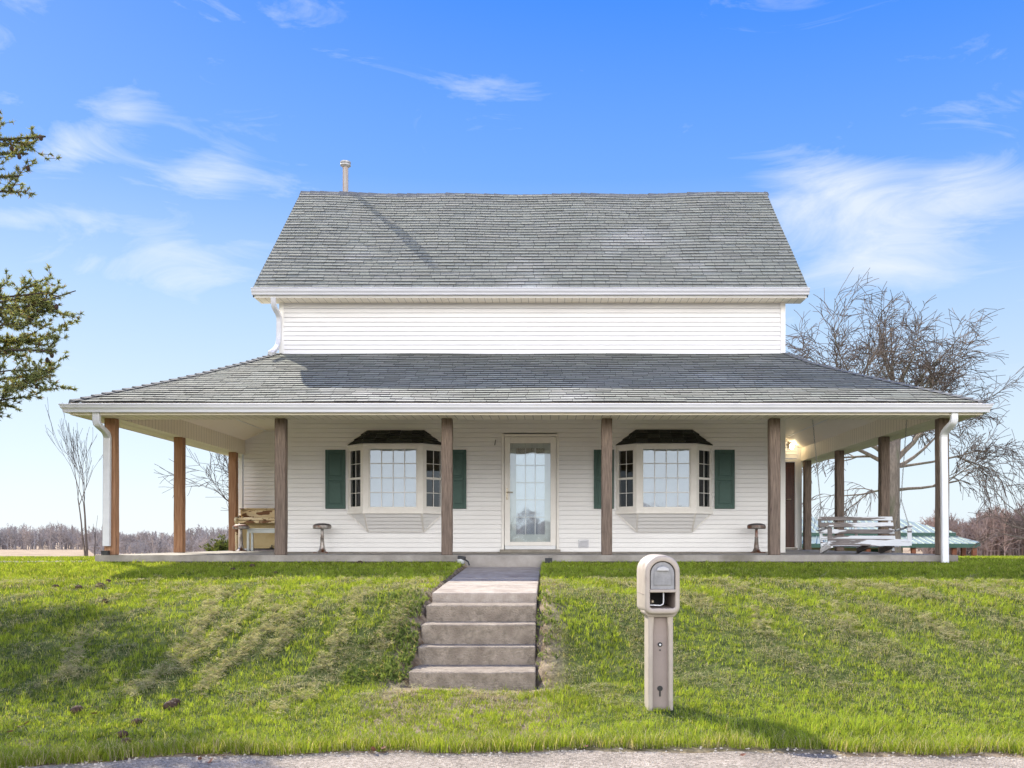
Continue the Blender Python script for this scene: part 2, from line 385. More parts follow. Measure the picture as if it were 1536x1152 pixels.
# road: chip-seal lane with an uneven edge
def road_edge(x):
    m = max(0, -x-.6); q = max(0, x)
    return 6.44 + .03*math.sin(x*1.9) + .03*math.sin(x*4.7+1) + .02*math.sin(x*11.3) - (.055*m*m if m < 4 else .88+.44*(m-4)) - min(.016*q*q, .4)
def road_mat():
    m = bpy.data.materials.new('chip_seal'); nt, N, L = nodes(m); p = N['Principled BSDF']; p.inputs['Roughness'].default_value = .95
    ge = N.new('ShaderNodeNewGeometry')
    vo = N.new('ShaderNodeTexVoronoi'); vo.inputs['Scale'].default_value = 75; L.new(ge.outputs['Position'], vo.inputs['Vector'])
    hs = N.new('ShaderNodeSeparateXYZ'); L.new(vo.outputs['Color'], hs.inputs[0])
    r = ramp(N, [(0, (.15,.125,.10)), (.45, (.30,.25,.205)), (1, (.46,.40,.34))]); L.new(hs.outputs[0], r.inputs['Fac'])
    n = N.new('ShaderNodeTexNoise'); n.inputs['Scale'].default_value = 2.5; n.inputs['Detail'].default_value = 8; L.new(ge.outputs['Position'], n.inputs['Vector'])
    r2 = ramp(N, [(.35, .78), (.65, 1.12)]); L.new(n.outputs['Fac'], r2.inputs['Fac'])
    mx = N.new('ShaderNodeMixRGB'); mx.blend_type = 'MULTIPLY'; mx.inputs['Fac'].default_value = 1
    L.new(r.outputs[0], mx.inputs[1]); L.new(r2.outputs[0], mx.inputs[2]); L.new(mx.outputs[0], p.inputs['Base Color'])
    bu = N.new('ShaderNodeBump'); bu.inputs['Strength'].default_value = .9; bu.inputs['Distance'].default_value = .012
    L.new(vo.outputs['Distance'], bu.inputs['Height']); L.new(bu.outputs[0], p.inputs['Normal'])
    return m
b = MB(); xr = [-60] + [x*.1 for x in range(-120, 121)] + [60]
for x0, x1 in zip(xr[:-1], xr[1:]):
    b.face([(x0, -1.5, -1.235), (x1, -1.5, -1.235), (x1, road_edge(x1), -1.222), (x0, road_edge(x0), -1.222)])
tag(b.build('road', road_mat(), smooth=False), kind='structure')

# ------------------------------------------------------------------ walk and steps
SX0, SX1 = -1.285, -.143
b = MB()
def slab_wedge(b, x0, x1, y0, y1, z0, z1, th):
    b.mesh([(x0,y0,z0-th),(x1,y0,z0-th),(x1,y1,z1-th),(x0,y1,z1-th),(x0,y0,z0),(x1,y0,z0),(x1,y1,z1),(x0,y1,z1)],
           [(0,3,2,1),(4,5,6,7),(0,1,5,4),(1,2,6,5),(2,3,7,6),(3,0,4,7)])
def walkz(y): return -.339 + (y-10.17)/(14.5-10.17)*(.339-.178)
cuts = [10.17, 11.05, 12.2, 14.50]
for a, c in zip(cuts[:-1], cuts[1:]):
    slab_wedge(b, SX0, SX1, a+(.012 if a > 10.2 else 0), c, walkz(a)+R(-.004,.004), walkz(c)+R(-.004,.004), .12)
tag(b.build('path', M['walk'], bevel=.012), kind='structure')
b = MB()
for (y, z, yback, zb) in ((9.67,-.442,10.3,-.62),(9.30,-.609,9.72,-.80),(9.04,-.80,9.36,-.97),(8.54,-.972,9.10,-1.22)):
    # uneven front edge
    n = 16; top = []; bot = []
    x0, x1 = SX0 - (0.012 if y < 9 else 0), SX1 + (.01 if y < 9 else 0)
    for k in range(n+1):
        x = x0 + (x1-x0)*k/n
        cor = .018*((abs(k-n/2)/(n/2))**6)
        bow = -.03*(1-((k-n/2)/(n/2))**2) if y < 8.6 else 0
        top.append((x, y+R(-.004,.004)+cor+bow, z+R(-.003,.003))); bot.append((x, y-.006+cor+bow, z-.3))
    vs = top + bot + [(x0, yback, z), (x1, yback, z), (x0, yback, z-.3), (x1, yback, z-.3)]
    N1 = n+1; f = [(k, N1+k, N1+k+1, k+1) for k in range(n)]
    f += [tuple(range(n, -1, -1)) + (2*N1, 2*N1+1), (0, 2*N1, 2*N1+2, N1), (n, 2*N1-1, 2*N1+3, 2*N1+1)]
    b.mesh(vs, f)
tag(b.build('steps', M['step'], bevel=.014, seg=3), kind='structure')

# ------------------------------------------------------------------ the farmhouse
YW, YP = 17.35, 14.74
XL, XR = -5.03, 4.37
house = empty('farmhouse', (-.33, 17.35, 0), 'white sided two storey farmhouse with grey shingle roofs, wrap-around porch and two bay windows', 'house')

def siding_x(b, x0, x1, y, z0, z1, holes=(), e=.085, facing=-1):
    """lap siding on a wall in the xz plane"""
    z = z0
    while z < z1 - 1e-4:
        zt = min(z+e, z1)
        segs = [(x0, x1)]
        for hx0, hx1, hz0, hz1 in holes:
            if zt > hz0+.001 and z < hz1-.001:
                ns = []
                for a, c in segs:
                    if hx1 <= a or hx0 >= c: ns.append((a, c)); continue
                    if hx0 > a: ns.append((a, hx0))
                    if hx1 < c: ns.append((hx1, c))
                segs = ns
        for a, c in segs:
            o = facing*.022; dz = R(-.0008, .0008); zl = z+.005
            b.face([(a, y+o, zl+dz), (c, y+o, zl+dz), (c, y+facing*.006, zt), (a, y+facing*.006, zt)])
            b.face([(a, y-facing*.008, zl+dz), (c, y-facing*.008, zl+dz), (c, y+o, zl+dz), (a, y+o, zl+dz)])
            b.face([(a, y-facing*.008, z+dz), (c, y-facing*.008, z+dz), (c, y-facing*.008, zl+dz), (a, y-facing*.008, zl+dz)])
            b.face([(a, y-facing*.008, z), (c, y-facing*.008, z), (c, y+facing*.006, z), (a, y+facing*.006, z)])
        z += e
def siding_y(b, y0, y1, x, z0, z1, facing=-1, e=.085):
    z = z0
    while z < z1-1e-4:
        zt = min(z+e, z1); o = facing*.014
        b.face([(x+o, y0, z), (x+o, y1, z), (x+facing*.002, y1, zt), (x+facing*.002, y0, zt)])
        b.face([(x, y0, z), (x, y1, z), (x+o, y1, z), (x+o, y0, z)])
        z += e

LB, RB = -2.86, 2.12                    # bay window centres
hol = [(c-.80, c+.80, .80, 1.93) for c in (LB, RB)] + [(-.366-.50, -.366+.50, 0, 2.17)]
b = MB(); siding_x(b, XL+.02, XR-.02, YW, .012, 2.75, hol)
b.build('front_wall', M['siding'], house, fixn=False)
b = MB(); siding_x(b, XL+.02, XR-.02, YW, 3.60, 4.79)
b.build('upper_wall', M['siding'], house, fixn=False)
# side walls, gables and rear
b = MB()
siding_y(b, YW+.05, 23.2, XL, 0, 4.8, -1); siding_y(b, YW+.05, 23.2, XR, 0, 4.8, 1)
for x, f in ((XL, -1), (XR, 1)):
    b.face([(x, YW, 4.75), (x, 23.25, 4.75), (x, 20.3, 7.50)])
b.face([(XL, 23.25, -.3), (XR, 23.25, -.3), (XR, 23.25, 4.8), (XL, 23.25, 4.8)])
b.build('side_wall', M['siding'], house, fixn=False)
# wings behind the side porches
b = MB()
siding_x(b, -6.86, XL, 20.9, .012, 2.72); siding_y(b, 20.95, 26, -6.95, 0, 2.75, -1)
b.build('wing_wall', M['siding'], house, fixn=False)
b = MB()
siding_x(b, XR, 6.02, 22.7, .012, 2.72, [(5.03, 5.99, 0, 2.2)]); siding_y(b, 22.75, 26, 6.12, 0, 2.75, 1)
b.build('wing_wall', M['siding'], house, fixn=False)
# corner boards
for x, y, z0, z1, s in ((XL, YW, .0, 2.72, 1), (XR-.09, YW, .0, 2.72, 1), (XL, YW, 3.55, 4.79, 1), (XR-.09, YW, 3.55, 4.79, 1),
                     (-6.97, 20.9, 0, 2.6, 1), (6.03, 22.7, 0, 2.6, 1)):
    b = MB(); b.box(x, x+.09, y-.03, y+.07, z0, z1); b.build('corner_board', M['trim'], house, bevel=.004)
# foundation strip at the foot of the wall
b = MB(); b.box(XL, XR, YW-.012, YW+.1, -.1, .012); b.build('foundation', M['concrete'], house)

# ---- main roof with real shingle courses
def shingle_field(b, P, nrow, bounds, wmin=.17, wmax=.36, th=.011, base=(1,1,1), seed=1):
    """P(x, v) -> point on roof; rows v in 0..1; bounds(v) -> (xl, xr)"""
    rr = random.Random(seed)
    for r in range(nrow):
        v0, v1 = r/nrow, (r+1)/nrow
        v0 += rr.uniform(-.04, .04)/nrow
        a0, a1 = bounds(max(v0, 0)); c0, c1 = bounds(v1)
        x = min(a0, c0) - rr.uniform(0, wmax)
        rowt = rr.uniform(.96, 1.04)
        thick = rr.random() < .5
        while x < max(a1, c1):
            w = rr.uniform(wmin, wmax)
            xe = x + w
            lift = th*(1.42 if thick else 1.05)*rr.uniform(.95, 1.05)
            thick = rr.random() < .5
            bx0, bx1 = max(a0, min(x, a1)), max(a0, min(xe, a1))
            tx0, tx1 = max(c0, min(x+.0, c1)), max(c0, min(xe, c1))
            if bx1-bx0 > .004 or tx1-tx0 > .004:
                t = rowt*rr.uniform(.88, 1.08)
                b.cc = (base[0]*t*rr.uniform(.98,1.03), base[1]*t, base[2]*t*rr.uniform(.97,1.02))
                p0, p1 = P(bx0, v0), P(bx1, v0); q0, q1 = P(tx0, v1), P(tx1, v1)
                nrm = (P(bx0+.1, v0)-p0).cross(P(bx0, v1)-p0).normalized()
                if nrm.z < 0: nrm = -nrm
                g = .003
                up0, up1 = p0+nrm*lift, p1+nrm*lift
                uq0, uq1 = q0+nrm*.001, q1+nrm*.001
                b.face([up0, up1, uq1, uq0])
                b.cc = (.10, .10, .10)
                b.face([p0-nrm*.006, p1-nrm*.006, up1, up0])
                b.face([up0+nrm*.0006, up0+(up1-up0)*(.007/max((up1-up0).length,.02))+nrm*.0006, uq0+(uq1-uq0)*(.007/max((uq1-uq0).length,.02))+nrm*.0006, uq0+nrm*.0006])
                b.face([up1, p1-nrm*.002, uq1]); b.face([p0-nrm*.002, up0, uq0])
            x = xe
    b.cc = None
ZE, ZR, YE, YR = 4.825, 7.80, 17.0, 20.3
RXL, RXR = -5.41, 4.70
def sag(x): return -.055*(1-((x+.36)/5.05)**2) + .012*math.sin(x*2.3)
def Pmain(x, v): return Vector((x, YE+(YR-YE)*v, ZE+(ZR-ZE)*v + sag(x)*v + .006*math.sin(x*1.1+v*9)))
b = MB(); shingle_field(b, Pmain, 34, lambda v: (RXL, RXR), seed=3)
roof = b.build('roof', M['shingle'], house, fixn=False)
b = MB()                                                     # deck under the shingles, rear slope, rakes
n = 24
for k in range(n):
    x0 = RXL + (RXR-RXL)*k/n; x1 = RXL + (RXR-RXL)*(k+1)/n
    b.face([(x0, YE, ZE-.012), (x1, YE, ZE-.012), (x1, YR, ZR+sag(x1)-.012), (x0, YR, ZR+sag(x0)-.012)])
    b.face([(x0, YR, ZR+sag(x0)-.012), (x1, YR, ZR+sag(x1)-.012), (x1, 2*YR-YE, ZE-.012), (x0, 2*YR-YE, ZE-.012)])
b.build('roof_deck', M['asphalt_cap'], roof, fixn=False)
b = MB(); rr = random.Random(5)
x = RXL-.01
while x < RXR:
    xe = min(x+.21, RXR+.01); l = rr.uniform(.018, .034)
    z0, z1 = ZR+sag(x), ZR+sag(xe)
    t = rr.uniform(.8, 1.05)
    b.face([(x, YR-.13, z0-.11), (xe+.03, YR-.13, z1-.11), (xe+.03, YR, z1+.012), (x, YR, z0+l)])
    b.face([(x, YR, z0+l), (xe+.03, YR, z1+.012), (xe+.03, YR+.13, z1-.10), (x, YR+.13, z0-.10)])
    x = xe
b.build('ridge_cap', M['asphalt_cap'], roof, fixn=False)
for x in (RXL+.012, RXR-.012):
    for s in (0, 1):
        b = MB()
        y0, y1 = (YE, YR) if s == 0 else (2*YR-YE, YR)
        b.prism([(x, y0, ZE-.02), (x, y1, ZR-.02), (x, y1, ZR-.17), (x, y0, ZE-.17)], (-.012,0,0), (.012,0,0))
        b.build('rake_board', M['trim'], roof)
for x0, x1 in ((RXL+.03, XL-.003), (XR+.003, RXR-.03)):
    for y0, y1 in ((YE+.02, YR), (2*YR-YE-.02, YR)):
        b = MB(); b.face([(x0, y0, ZE-.15), (x1, y0, ZE-.15), (x1, y1, ZR-.15), (x0, y1, ZR-.15)]); b.build('rake_soffit', M['trim'], roof, fixn=False)
# vent pipe
vp = at(518, 288, 20.6)
b = MB(); b.tube([(vp.x, 20.62, 7.3), (vp.x, 20.62, 8.50)], .062, 16); pipe = b.build('vent_pipe', mat('pipe', (.33,.28,.24), (.46,.44,.42), scale=2, stretch=(14,14,.4), rough=.5, spots=((.36,.22,.14), 2.2, .52, .06)), house)
b = MB(); b.lathe((vp.x, 20.62, 8.47), [(.075,0),(.095,.02),(.115,.03),(.115,.055),(.10,.075),(.115,.085),(.115,.115),(.05,.14)], 20)
b.build('pipe_cap', M['pipe_metal'], pipe, smooth=False)

# gutter sweep along a plan path (x,y) with outward normals
def sweep(b, path, prof, outs):
    """path: corner points; outs: mitred outward vectors per corner; prof: [(out, z)]"""
    rings = [[Vector((p[0]+o[0]*u, p[1]+o[1]*u, z)) for u, z in prof] for p, o in zip(path, outs)]
    n = len(prof)
    for a, c in zip(rings[:-1], rings[1:]):
        for j in range(n):
            b.face([a[j], c[j], c[(j+1)%n], a[(j+1)%n]])
    b.face(rings[0]); b.face(rings[-1][::-1])
def kprof(top, w=.115, h=.115):
    return [(0.002, top), (w-.004, top), (w, top-.004), (w, top-.018), (w-.012, top-.024), (w-.016, top-.055), (w-.04, top-.085), (w-.045, top-h), (.002, top-h)]
b = MB(); sweep(b, [(RXL-.005, 17.0), (RXR+.005, 17.0)], kprof(ZE-.02), [(0,-1), (0,-1)])
b.build('gutter', M['gutter'], house)
b = MB(); b.box(RXL, RXR, 17.0, 17.02, ZE-.175, ZE-.015)
b.build('fascia', M['trim'], house)
b = MB(); b.box(RXL+.03, RXR-.03, 17.02, YW+.05, ZE-.185, ZE-.165)
b.build('soffit', M['soffit_x'], house)

# ---- porch roof
PY0, PY1, PZ0, PZ1 = 14.2, YW, 2.335, 3.705
tk = [0, .25, .5, .75, 1.0]
hl = [-7.31, -6.63, -6.0, -5.44, -5.05]; hr = [6.59, 5.92, 5.25, 4.68, 4.38]
def hip(v): return (float(np.interp(v, tk, hl)), float(np.interp(v, tk, hr)))
def wav(x, v): return .006*math.sin(x*1.7+v*6)
def Pporch(x, v): return Vector((x, PY0+(PY1-PY0)*v, PZ0+(PZ1-PZ0)*v + wav(x, v)))
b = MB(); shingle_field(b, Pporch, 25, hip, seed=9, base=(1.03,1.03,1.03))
proof = b.build('porch_roof', M['shingle'], house, fixn=False)
# side slopes, swept back to the rear
b = MB()
for side, hh in ((-1, hl), (1, hr)):
    def Pside(y, v, hh=hh):
        x = float(np.interp(v, tk, hh)); return Vector((x, y, PZ0+(PZ1-PZ0)*v))
    rr = random.Random(20+side)
    nrow = 20
    for r in range(nrow):
        v0, v1 = r/nrow, (r+1)/nrow
        ys0, ys1 = PY0+(PY1-PY0)*v0, PY0+(PY1-PY0)*v1
        y = ys0-.3
        while y < 26:
            w = rr.uniform(.17, .36); ye = y+w
            t = rr.uniform(.85, 1.12); b.cc = (t, t, t)
            p0, p1 = Pside(max(y, ys0), v0), Pside(max(ye, ys0), v0); q0, q1 = Pside(max(y, ys1), v1), Pside(max(ye, ys1), v1)
            nr = Vector((side*.4, 0, .9)); l = rr.uniform(.009, .022)
            b.face([p0+nr*l, p1+nr*l, q1+nr*.001, q0+nr*.001]); b.cc = (.35,.35,.35); b.face([p0, p1, p1+nr*l, p0+nr*l])
            y = ye
    b.cc = None
b.build('side_slope', M['shingle'], proof, fixn=False)
for hh, s in ((hl, -1), (hr, 1)):                            # hip caps
    b = MB(); n = 26
    for k in range(n):
        v0, v1 = k/n, min((k+1.25)/n, 1.0)
        p = Pporch(float(np.interp(v0, tk, hh)), v0); q = Pporch(float(np.interp(v1, tk, hh)), v1)
        up = Vector((0,0,1)); f = Vector((-s*.10, -.0, -.0)); e = Vector((s*.07, .09, -.035))
        ff = Vector((-s*.09, -.03, -.008))
        b.face([p+ff+up*.022, p+up*.04, q+up*.012, q+ff+up*.006]); b.face([p+up*.04, p+e+up*.02, q+e+up*.006, q+up*.012])
        b.face([p+ff, p+up*.0, p+up*.04, p+ff+up*.022]); b.face([p, p+e, p+e+up*.02, p+up*.04])
    b.build('hip_cap', M['asphalt_cap'], proof, fixn=False)
FX0, FX1 = -7.30, 6.58
path = [(FX0, 26), (FX0, 14.2), (FX1, 14.2), (FX1, 26)]; outs = [(-1,0), (-1,-1), (1,-1), (1,0)]
b = MB(); sweep(b, path, kprof(2.295, .12, .125), outs); b.build('porch_gutter', M['gutter'], house)
b = MB(); sweep(b, path, [(0, 2.32), (0, 2.137), (-.02, 2.137), (-.02, 2.32)], outs); b.build('porch_fascia', M['ceiling'], house)
b = MB(); b.box(-6.8, 6.1, 14.22, 14.64, 2.145, 2.16)
b.face([(FX0+.02, 14.22, 2.145), (-6.8, 14.22, 2.145), (-6.8, 14.64, 2.145)]); b.face([(FX1-.02, 14.22, 2.145), (6.1, 14.22, 2.145), (6.1, 14.64, 2.145)])
b.build('porch_soffit', M['soffit_x'], house)
for x0, x1 in ((FX0+.02, -7.02), (6.29, FX1-.02)):
    b = MB()
    xi, xo = (x1, x0) if x0 < 0 else (x0, x1)
    xm = -6.8 if x0 < 0 else 6.1
    b.face([(xo, 14.22, 2.146), (xm, 14.64, 2.146), (xi, 14.64, 2.146), (xi, 26, 2.146), (xo, 26, 2.146)])
    b.build('porch_soffit', M['soffit_y'], house)
b = MB(); b.box(-7.02, 6.29, 14.64, 14.84, 2.15, 2.47); b.build('porch_beam', M['soffit_x'], house)
b = MB(); b.box(-7.02, -6.82, 14.84, 20.9, 2.15, 2.47); b.build('porch_beam', M['soffit_y'], house)
b = MB(); b.box(6.09, 6.29, 14.84, 22.7, 2.15, 2.47); b.build('porch_beam', M['soffit_y'], house)
b = MB()                                                     # ceiling
zc = 2.69
b.face([(-6.82, 14.84, 2.46), (6.09, 14.84, 2.46), (5.64, 15.29, zc), (-6.37, 15.29, zc)])
b.face([(-6.82, 14.84, 2.46), (-6.37, 15.29, zc), (-6.37, 20.9, zc), (-6.82, 20.9, 2.46)])
b.face([(6.09, 14.84, 2.46), (5.64, 15.29, zc), (5.64, 22.7, zc), (6.09, 22.7, 2.46)])
b.face([(-6.37, 15.29, zc), (5.64, 15.29, zc), (5.64, YW, zc), (-6.37, YW, zc)])
b.face([(-6.37, YW, zc), (XL, YW, zc), (XL, 20.9, zc), (-6.37, 20.9, zc)])
b.face([(5.64, YW, zc), (XR, YW, zc), (XR, 22.7, zc), (5.64, 22.7, zc)])
b.build('porch_ceiling', M['ceiling'], house, fixn=False)
for a_, c_, w_, h_ in (((-6.37, 15.29, zc-.006), (-6.37, 20.86, zc-.006), .03, .012), ((5.64, 15.29, zc-.006), (5.64, 22.66, zc-.006), .03, .012),
                    ((-6.85, 20.87, 2.45), (-6.37, 20.87, zc-.02), .012, .03), ((-6.37, 20.87, zc-.02), (XL, 20.87, zc-.02), .012, .03)):
    b = MB(); b.beam(a_, c_, w_, h_); b.build('ceiling_trim', M['frame'], house)

# ---- porch posts
def post(x, y, m):
    b = MB(); h = .083; n = 9; random.seed(int(x*100)+int(y*7))
    for k in range(n):
        z0, z1 = 2.15*k/n, 2.15*(k+1)/n
    pts = [(x+R(-.003,.003), y+R(-.003,.003), 2.15*k/n) for k in range(n+1)]
    vs = []
    for px_, py_, pz_ in pts:
        vs += [(px_-h, py_-h, pz_), (px_+h, py_-h, pz_), (px_+h, py_+h, pz_), (px_-h, py_+h, pz_)]
    f = [(0,3,2,1)] + [(4*k+j, 4*k+(j+1)%4, 4*k+4+(j+1)%4, 4*k+4+j) for k in range(n) for j in range(4)] + [(4*n, 4*n+1, 4*n+2, 4*n+3)]
    b.mesh(vs, f)
    return b.build('porch_post', m, house, origin=(x, y, 0), bevel=.012)
for x in (-6.92, -4.247, -1.626, .895, 3.537, 6.19): post(x, YP, M['post_grey'] if x > -6 else M['post_sunlit'])
for x, y in ((-6.92, 17.44), (-6.92, 20.4)): post(x, y, M['post_sunlit'])
for x, y in ((6.2, 17.33), (6.2, 20.0), (6.2, 22.5)): post(x, y, M['post_grey'])

# ---- porch floor
b = MB()
b.box(-7.08, 6.35, 14.52, YW-.012, -.10, 0); b.box(-7.08, XL, YW-.012, 20.9, -.10, 0); b.box(XR, 6.35, YW-.012, 22.7, -.10, 0)
b.build('porch_floor', M['concrete'], house)
b = MB(); b.box(-6.98, 6.27, 14.565, 17.2, -.6, -.102); b.box(-6.98, -5.03, 17.2, 26, -.6, -.102); b.box(4.4, 6.27, 17.2, 26, -.6, -.102)
b.build('footing', mat('footing', (.13,.11,.09), (.24,.205,.17), scale=5, rough=.95, bump=.5), house)
# landing step where the walk meets the porch
b = MB(); b.box(-1.45, -.02, 14.46, 14.52, -.19, -.012); b.build('porch_edge', M['concrete'], house, bevel=.006)

# ---- bay windows
def bay(cx, i):
    d = YW - .36
    o = (cx, YW, 0)
    hwW, hwF, zt, zb = .905, .545, 1.995, .735
    b = MB()
    # head and sill slabs
    def trap(z0, z1, g=0):
        b.prism([(cx-hwW-g, YW-.005, z0), (cx-hwF-g*.6, d-g, z0), (cx+hwF+g*.6, d-g, z0), (cx+hwW+g, YW-.005, z0)], (0,0,0), (0,0,z1-z0))
    trap(zt-.07, zt); trap(zb, zb+.075)
    trap(zb-.02, zb+.004, .02)
    # front mullions
    for s in (-1, 1):
        xa, xb = sorted((cx+s*hwF, cx+s*(hwF-.105)))
        b.box(xa, xb, d+.002, d+.06, zb+.07, zt-.065)
        xa, xb = sorted((cx+s*(hwF-.105), cx+s*(hwF-.125)))
        b.box(xa, xb, d+.016, d+.06, zb+.07, zt-.065)
        # angled side frame
        p0 = Vector((cx+s*hwF, d, 0)); p1 = Vector((cx+s*hwW, YW-.005, 0)); dr = (p1-p0).normalized(); L_ = (p1-p0).length
        nn = Vector((s*dr.y*s, 0, 0)); nn = Vector((dr.y, -dr.x, 0)) if s > 0 else Vector((-dr.y, dr.x, 0))
        if nn.y > 0: nn = -nn
        def bar(u0, u1, z0, z1, dep0=0, dep1=.05):
            a0 = p0+dr*u0; a1 = p0+dr*u1
            q = [a0-nn*dep0, a1-nn*dep0, a1-nn*dep1, a0-nn*dep1]
            b.prism([(v.x, v.y, z0) for v in q], (0,0,0), (0,0,z1-z0))
        bar(0.002, .085, zb+.07, zt-.065); bar(L_-.075, L_, zb+.07, zt-.065)
        bar(.085, L_-.075, zt-.115, zt-.065, .01); bar(.085, L_-.075, zb+.07, zb+.115, .01)
        bar(.085, L_-.075, 1.345, 1.385, .008)
    b.box(cx-hwF+.1, cx+hwF-.1, d+.012, d+.05, zt-.10, zt-.065); b.box(cx-hwF+.1, cx+hwF-.1, d+.012, d+.05, zb+.07, zb+.105)
    fr = b.build('bay_window', M['frame'], house, origin=o, bevel=.004)
    fr['label'] = ('bay window left of the front door', 'bay window right of the front door')[i]
    # muntins
    b = MB()
    g0, g1, h0, h1 = cx-.42, cx+.42, .84, 1.895
    for k in range(1, 4):
        x = g0+(g1-g0)*k/4; b.box(x-.008, x+.008, d+.020, d+.032, h0, h1)
        z = h0+(h1-h0)*k/4; b.box(g0, g1, d+.0215, d+.0305, z-.008, z+.008)
    b.build('muntins', M['white_pvc'], fr)
    b = MB()
    b.face([(g0, d+.034, h0), (g1, d+.034, h0), (g1, d+.034, h1), (g0, d+.034, h1)])
    b.build('pane', M['glass'], fr)
    # closed blind behind the picture window
    b = MB(); z = h0
    while z < h1:
        b.face([(g0-.01, d+.075, z), (g1+.01, d+.075, z), (g1+.01, d+.062, z+.027), (g0-.01, d+.062, z+.027)]); z += .025
    b.build('blind', M['blind'], fr, fixn=False)
    # side sashes
    for s in (-1, 1):
        p0 = Vector((cx+s*hwF, d, 0)); p1 = Vector((cx+s*hwW, YW-.005, 0)); dr = (p1-p0).normalized(); L_ = (p1-p0).length
        nn = Vector((dr.y, -dr.x, 0))
        if nn.y > 0: nn = -nn
        a = p0+dr*.085-nn*.03; c = p0+dr*(L_-.075)-nn*.03
        b = MB(); b.face([(a.x,a.y,.84), (c.x,c.y,.84), (c.x,c.y,1.89), (a.x,a.y,1.89)])
        b.build('side_pane', M['glass_dark'], fr)
        b = MB(); mid = (a+c)/2 + nn*.01
        for z0, z1 in ((.85, 1.345), (1.385, 1.88)):
            b.tube([(mid.x, mid.y, z0), (mid.x, mid.y, z1)], .007, 4)
            zz = (z0+z1)/2; aa = a+nn*.01; cc = c+nn*.01
            b.tube([(aa.x, aa.y, zz), (cc.x, cc.y, zz)], .007, 4)
        b.build('side_muntins', M['frame'], fr)
    # dim room behind
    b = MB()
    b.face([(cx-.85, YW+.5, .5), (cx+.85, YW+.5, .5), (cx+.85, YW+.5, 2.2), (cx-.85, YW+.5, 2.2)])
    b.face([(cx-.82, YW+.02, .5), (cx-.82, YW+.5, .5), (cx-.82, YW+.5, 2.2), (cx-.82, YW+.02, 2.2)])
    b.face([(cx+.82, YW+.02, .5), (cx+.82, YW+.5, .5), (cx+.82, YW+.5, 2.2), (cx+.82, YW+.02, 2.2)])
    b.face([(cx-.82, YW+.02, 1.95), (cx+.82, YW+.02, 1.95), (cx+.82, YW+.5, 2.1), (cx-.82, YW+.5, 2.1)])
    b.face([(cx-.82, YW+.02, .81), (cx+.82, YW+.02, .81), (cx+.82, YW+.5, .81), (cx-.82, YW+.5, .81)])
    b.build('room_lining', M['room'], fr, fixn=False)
    # skirt
    b = MB(); zs = .39; hs = .515
    T = [Vector((cx-hwW+.04, YW-.006, zb-.02)), Vector((cx-hwF+.02, d+.02, zb-.02)), Vector((cx+hwF-.02, d+.02, zb-.02)), Vector((cx+hwW-.04, YW-.006, zb-.02))]
    B_ = [Vector((cx-hs, YW-.02, zs)), Vector((cx-hs, YW-.03, zs)), Vector((cx+hs, YW-.03, zs)), Vector((cx+hs, YW-.02, zs))]
    for j in range(3):
        n = 5
        for k in range(n):
            u0, u1 = k/n, (k+1)/n
            l0, l1 = B_[j].lerp(T[j], u0), B_[j].lerp(T[j], u1); r0, r1 = B_[j+1].lerp(T[j+1], u0), B_[j+1].lerp(T[j+1], u1)
            off = Vector((0,-.026,0))
            b.face([l0+off, r0+off, r1, l1]); b.face([l0, r0, r0+off, l0+off])
    b.build('skirt', M['siding'], fr, fixn=False)
    b = MB()
    for j in range(4):
        off = Vector((0,-.018,0)); b.beam(B_[j]+off, T[j]+off, .03, .018, up=(0,-1,0))
    b.beam(B_[0]+Vector((0,-.016,0)), B_[3]+Vector((0,-.016,0)), .022, .018, up=(0,-1,0))
    b.build('skirt_trim', M['frame'], fr)
    # little roof
    zr = 2.285 + (.0 if i else -.01); hr_ = .53
    b = MB(); rr = random.Random(40+i)
    E = [Vector((cx-hwW-.0, YW-.01, zt-.005)), Vector((cx-hwF-.02, d-.05, zt+.005)), Vector((cx+hwF+.02, d-.05, zt+.005)), Vector((cx+hwW+.0, YW-.01, zt-.005))]
    T = [Vector((cx-hr_, YW-.01, zr)), Vector((cx-hr_+.01, YW-.03, zr)), Vector((cx+hr_-.01, YW-.03, zr)), Vector((cx+hr_, YW-.01, zr))]
    for j in range(3):
        for k in range(3):
            u0, u1 = k/3, (k+1)/3
            l0, l1 = E[j].lerp(T[j], u0), E[j].lerp(T[j], u1); r0, r1 = E[j+1].lerp(T[j+1], u0), E[j+1].lerp(T[j+1], u1)
            m = 5 if j == 1 else 2
            for q in range(m):
                a, c = q/m, (q+1)/m; t = rr.uniform(.5, 1.5); b.cc = (t, t, t)
                wob = Vector((0,-.0,.0 if i else rr.uniform(-.012,.012)))
                up = Vector((0,-.010,.012))*rr.uniform(.6,1.5)
                b.face([l0.lerp(r0,a)+up, l0.lerp(r0,c)+up, l1.lerp(r1,c)+wob*.3, l1.lerp(r1,a)+wob*.3])
                b.face([l0.lerp(r0,a), l0.lerp(r0,c), l0.lerp(r0,c)+up, l0.lerp(r0,a)+up])
    b.cc = None
    b.build('bay_roof', M['shingle_dark'], fr, fixn=False)
    b = MB()                                                 # cream flashing round the little roof
    b.beam(E[0]+Vector((-.02,0,.012)), T[0]+Vector((-.012,0,.012)), .014, .02, up=(0,-1,0)); b.beam(T[0]+Vector((-.01,0,.014)), T[3]+Vector((.01,0,.014)), .014, .02, up=(0,-1,0))
    b.beam(T[3]+Vector((.012,0,.012)), E[3]+Vector((.02,0,.012)), .014, .02, up=(0,-1,0))
    b.build('flashing', M['trim'], fr)
bay(LB, 0); bay(RB, 1)

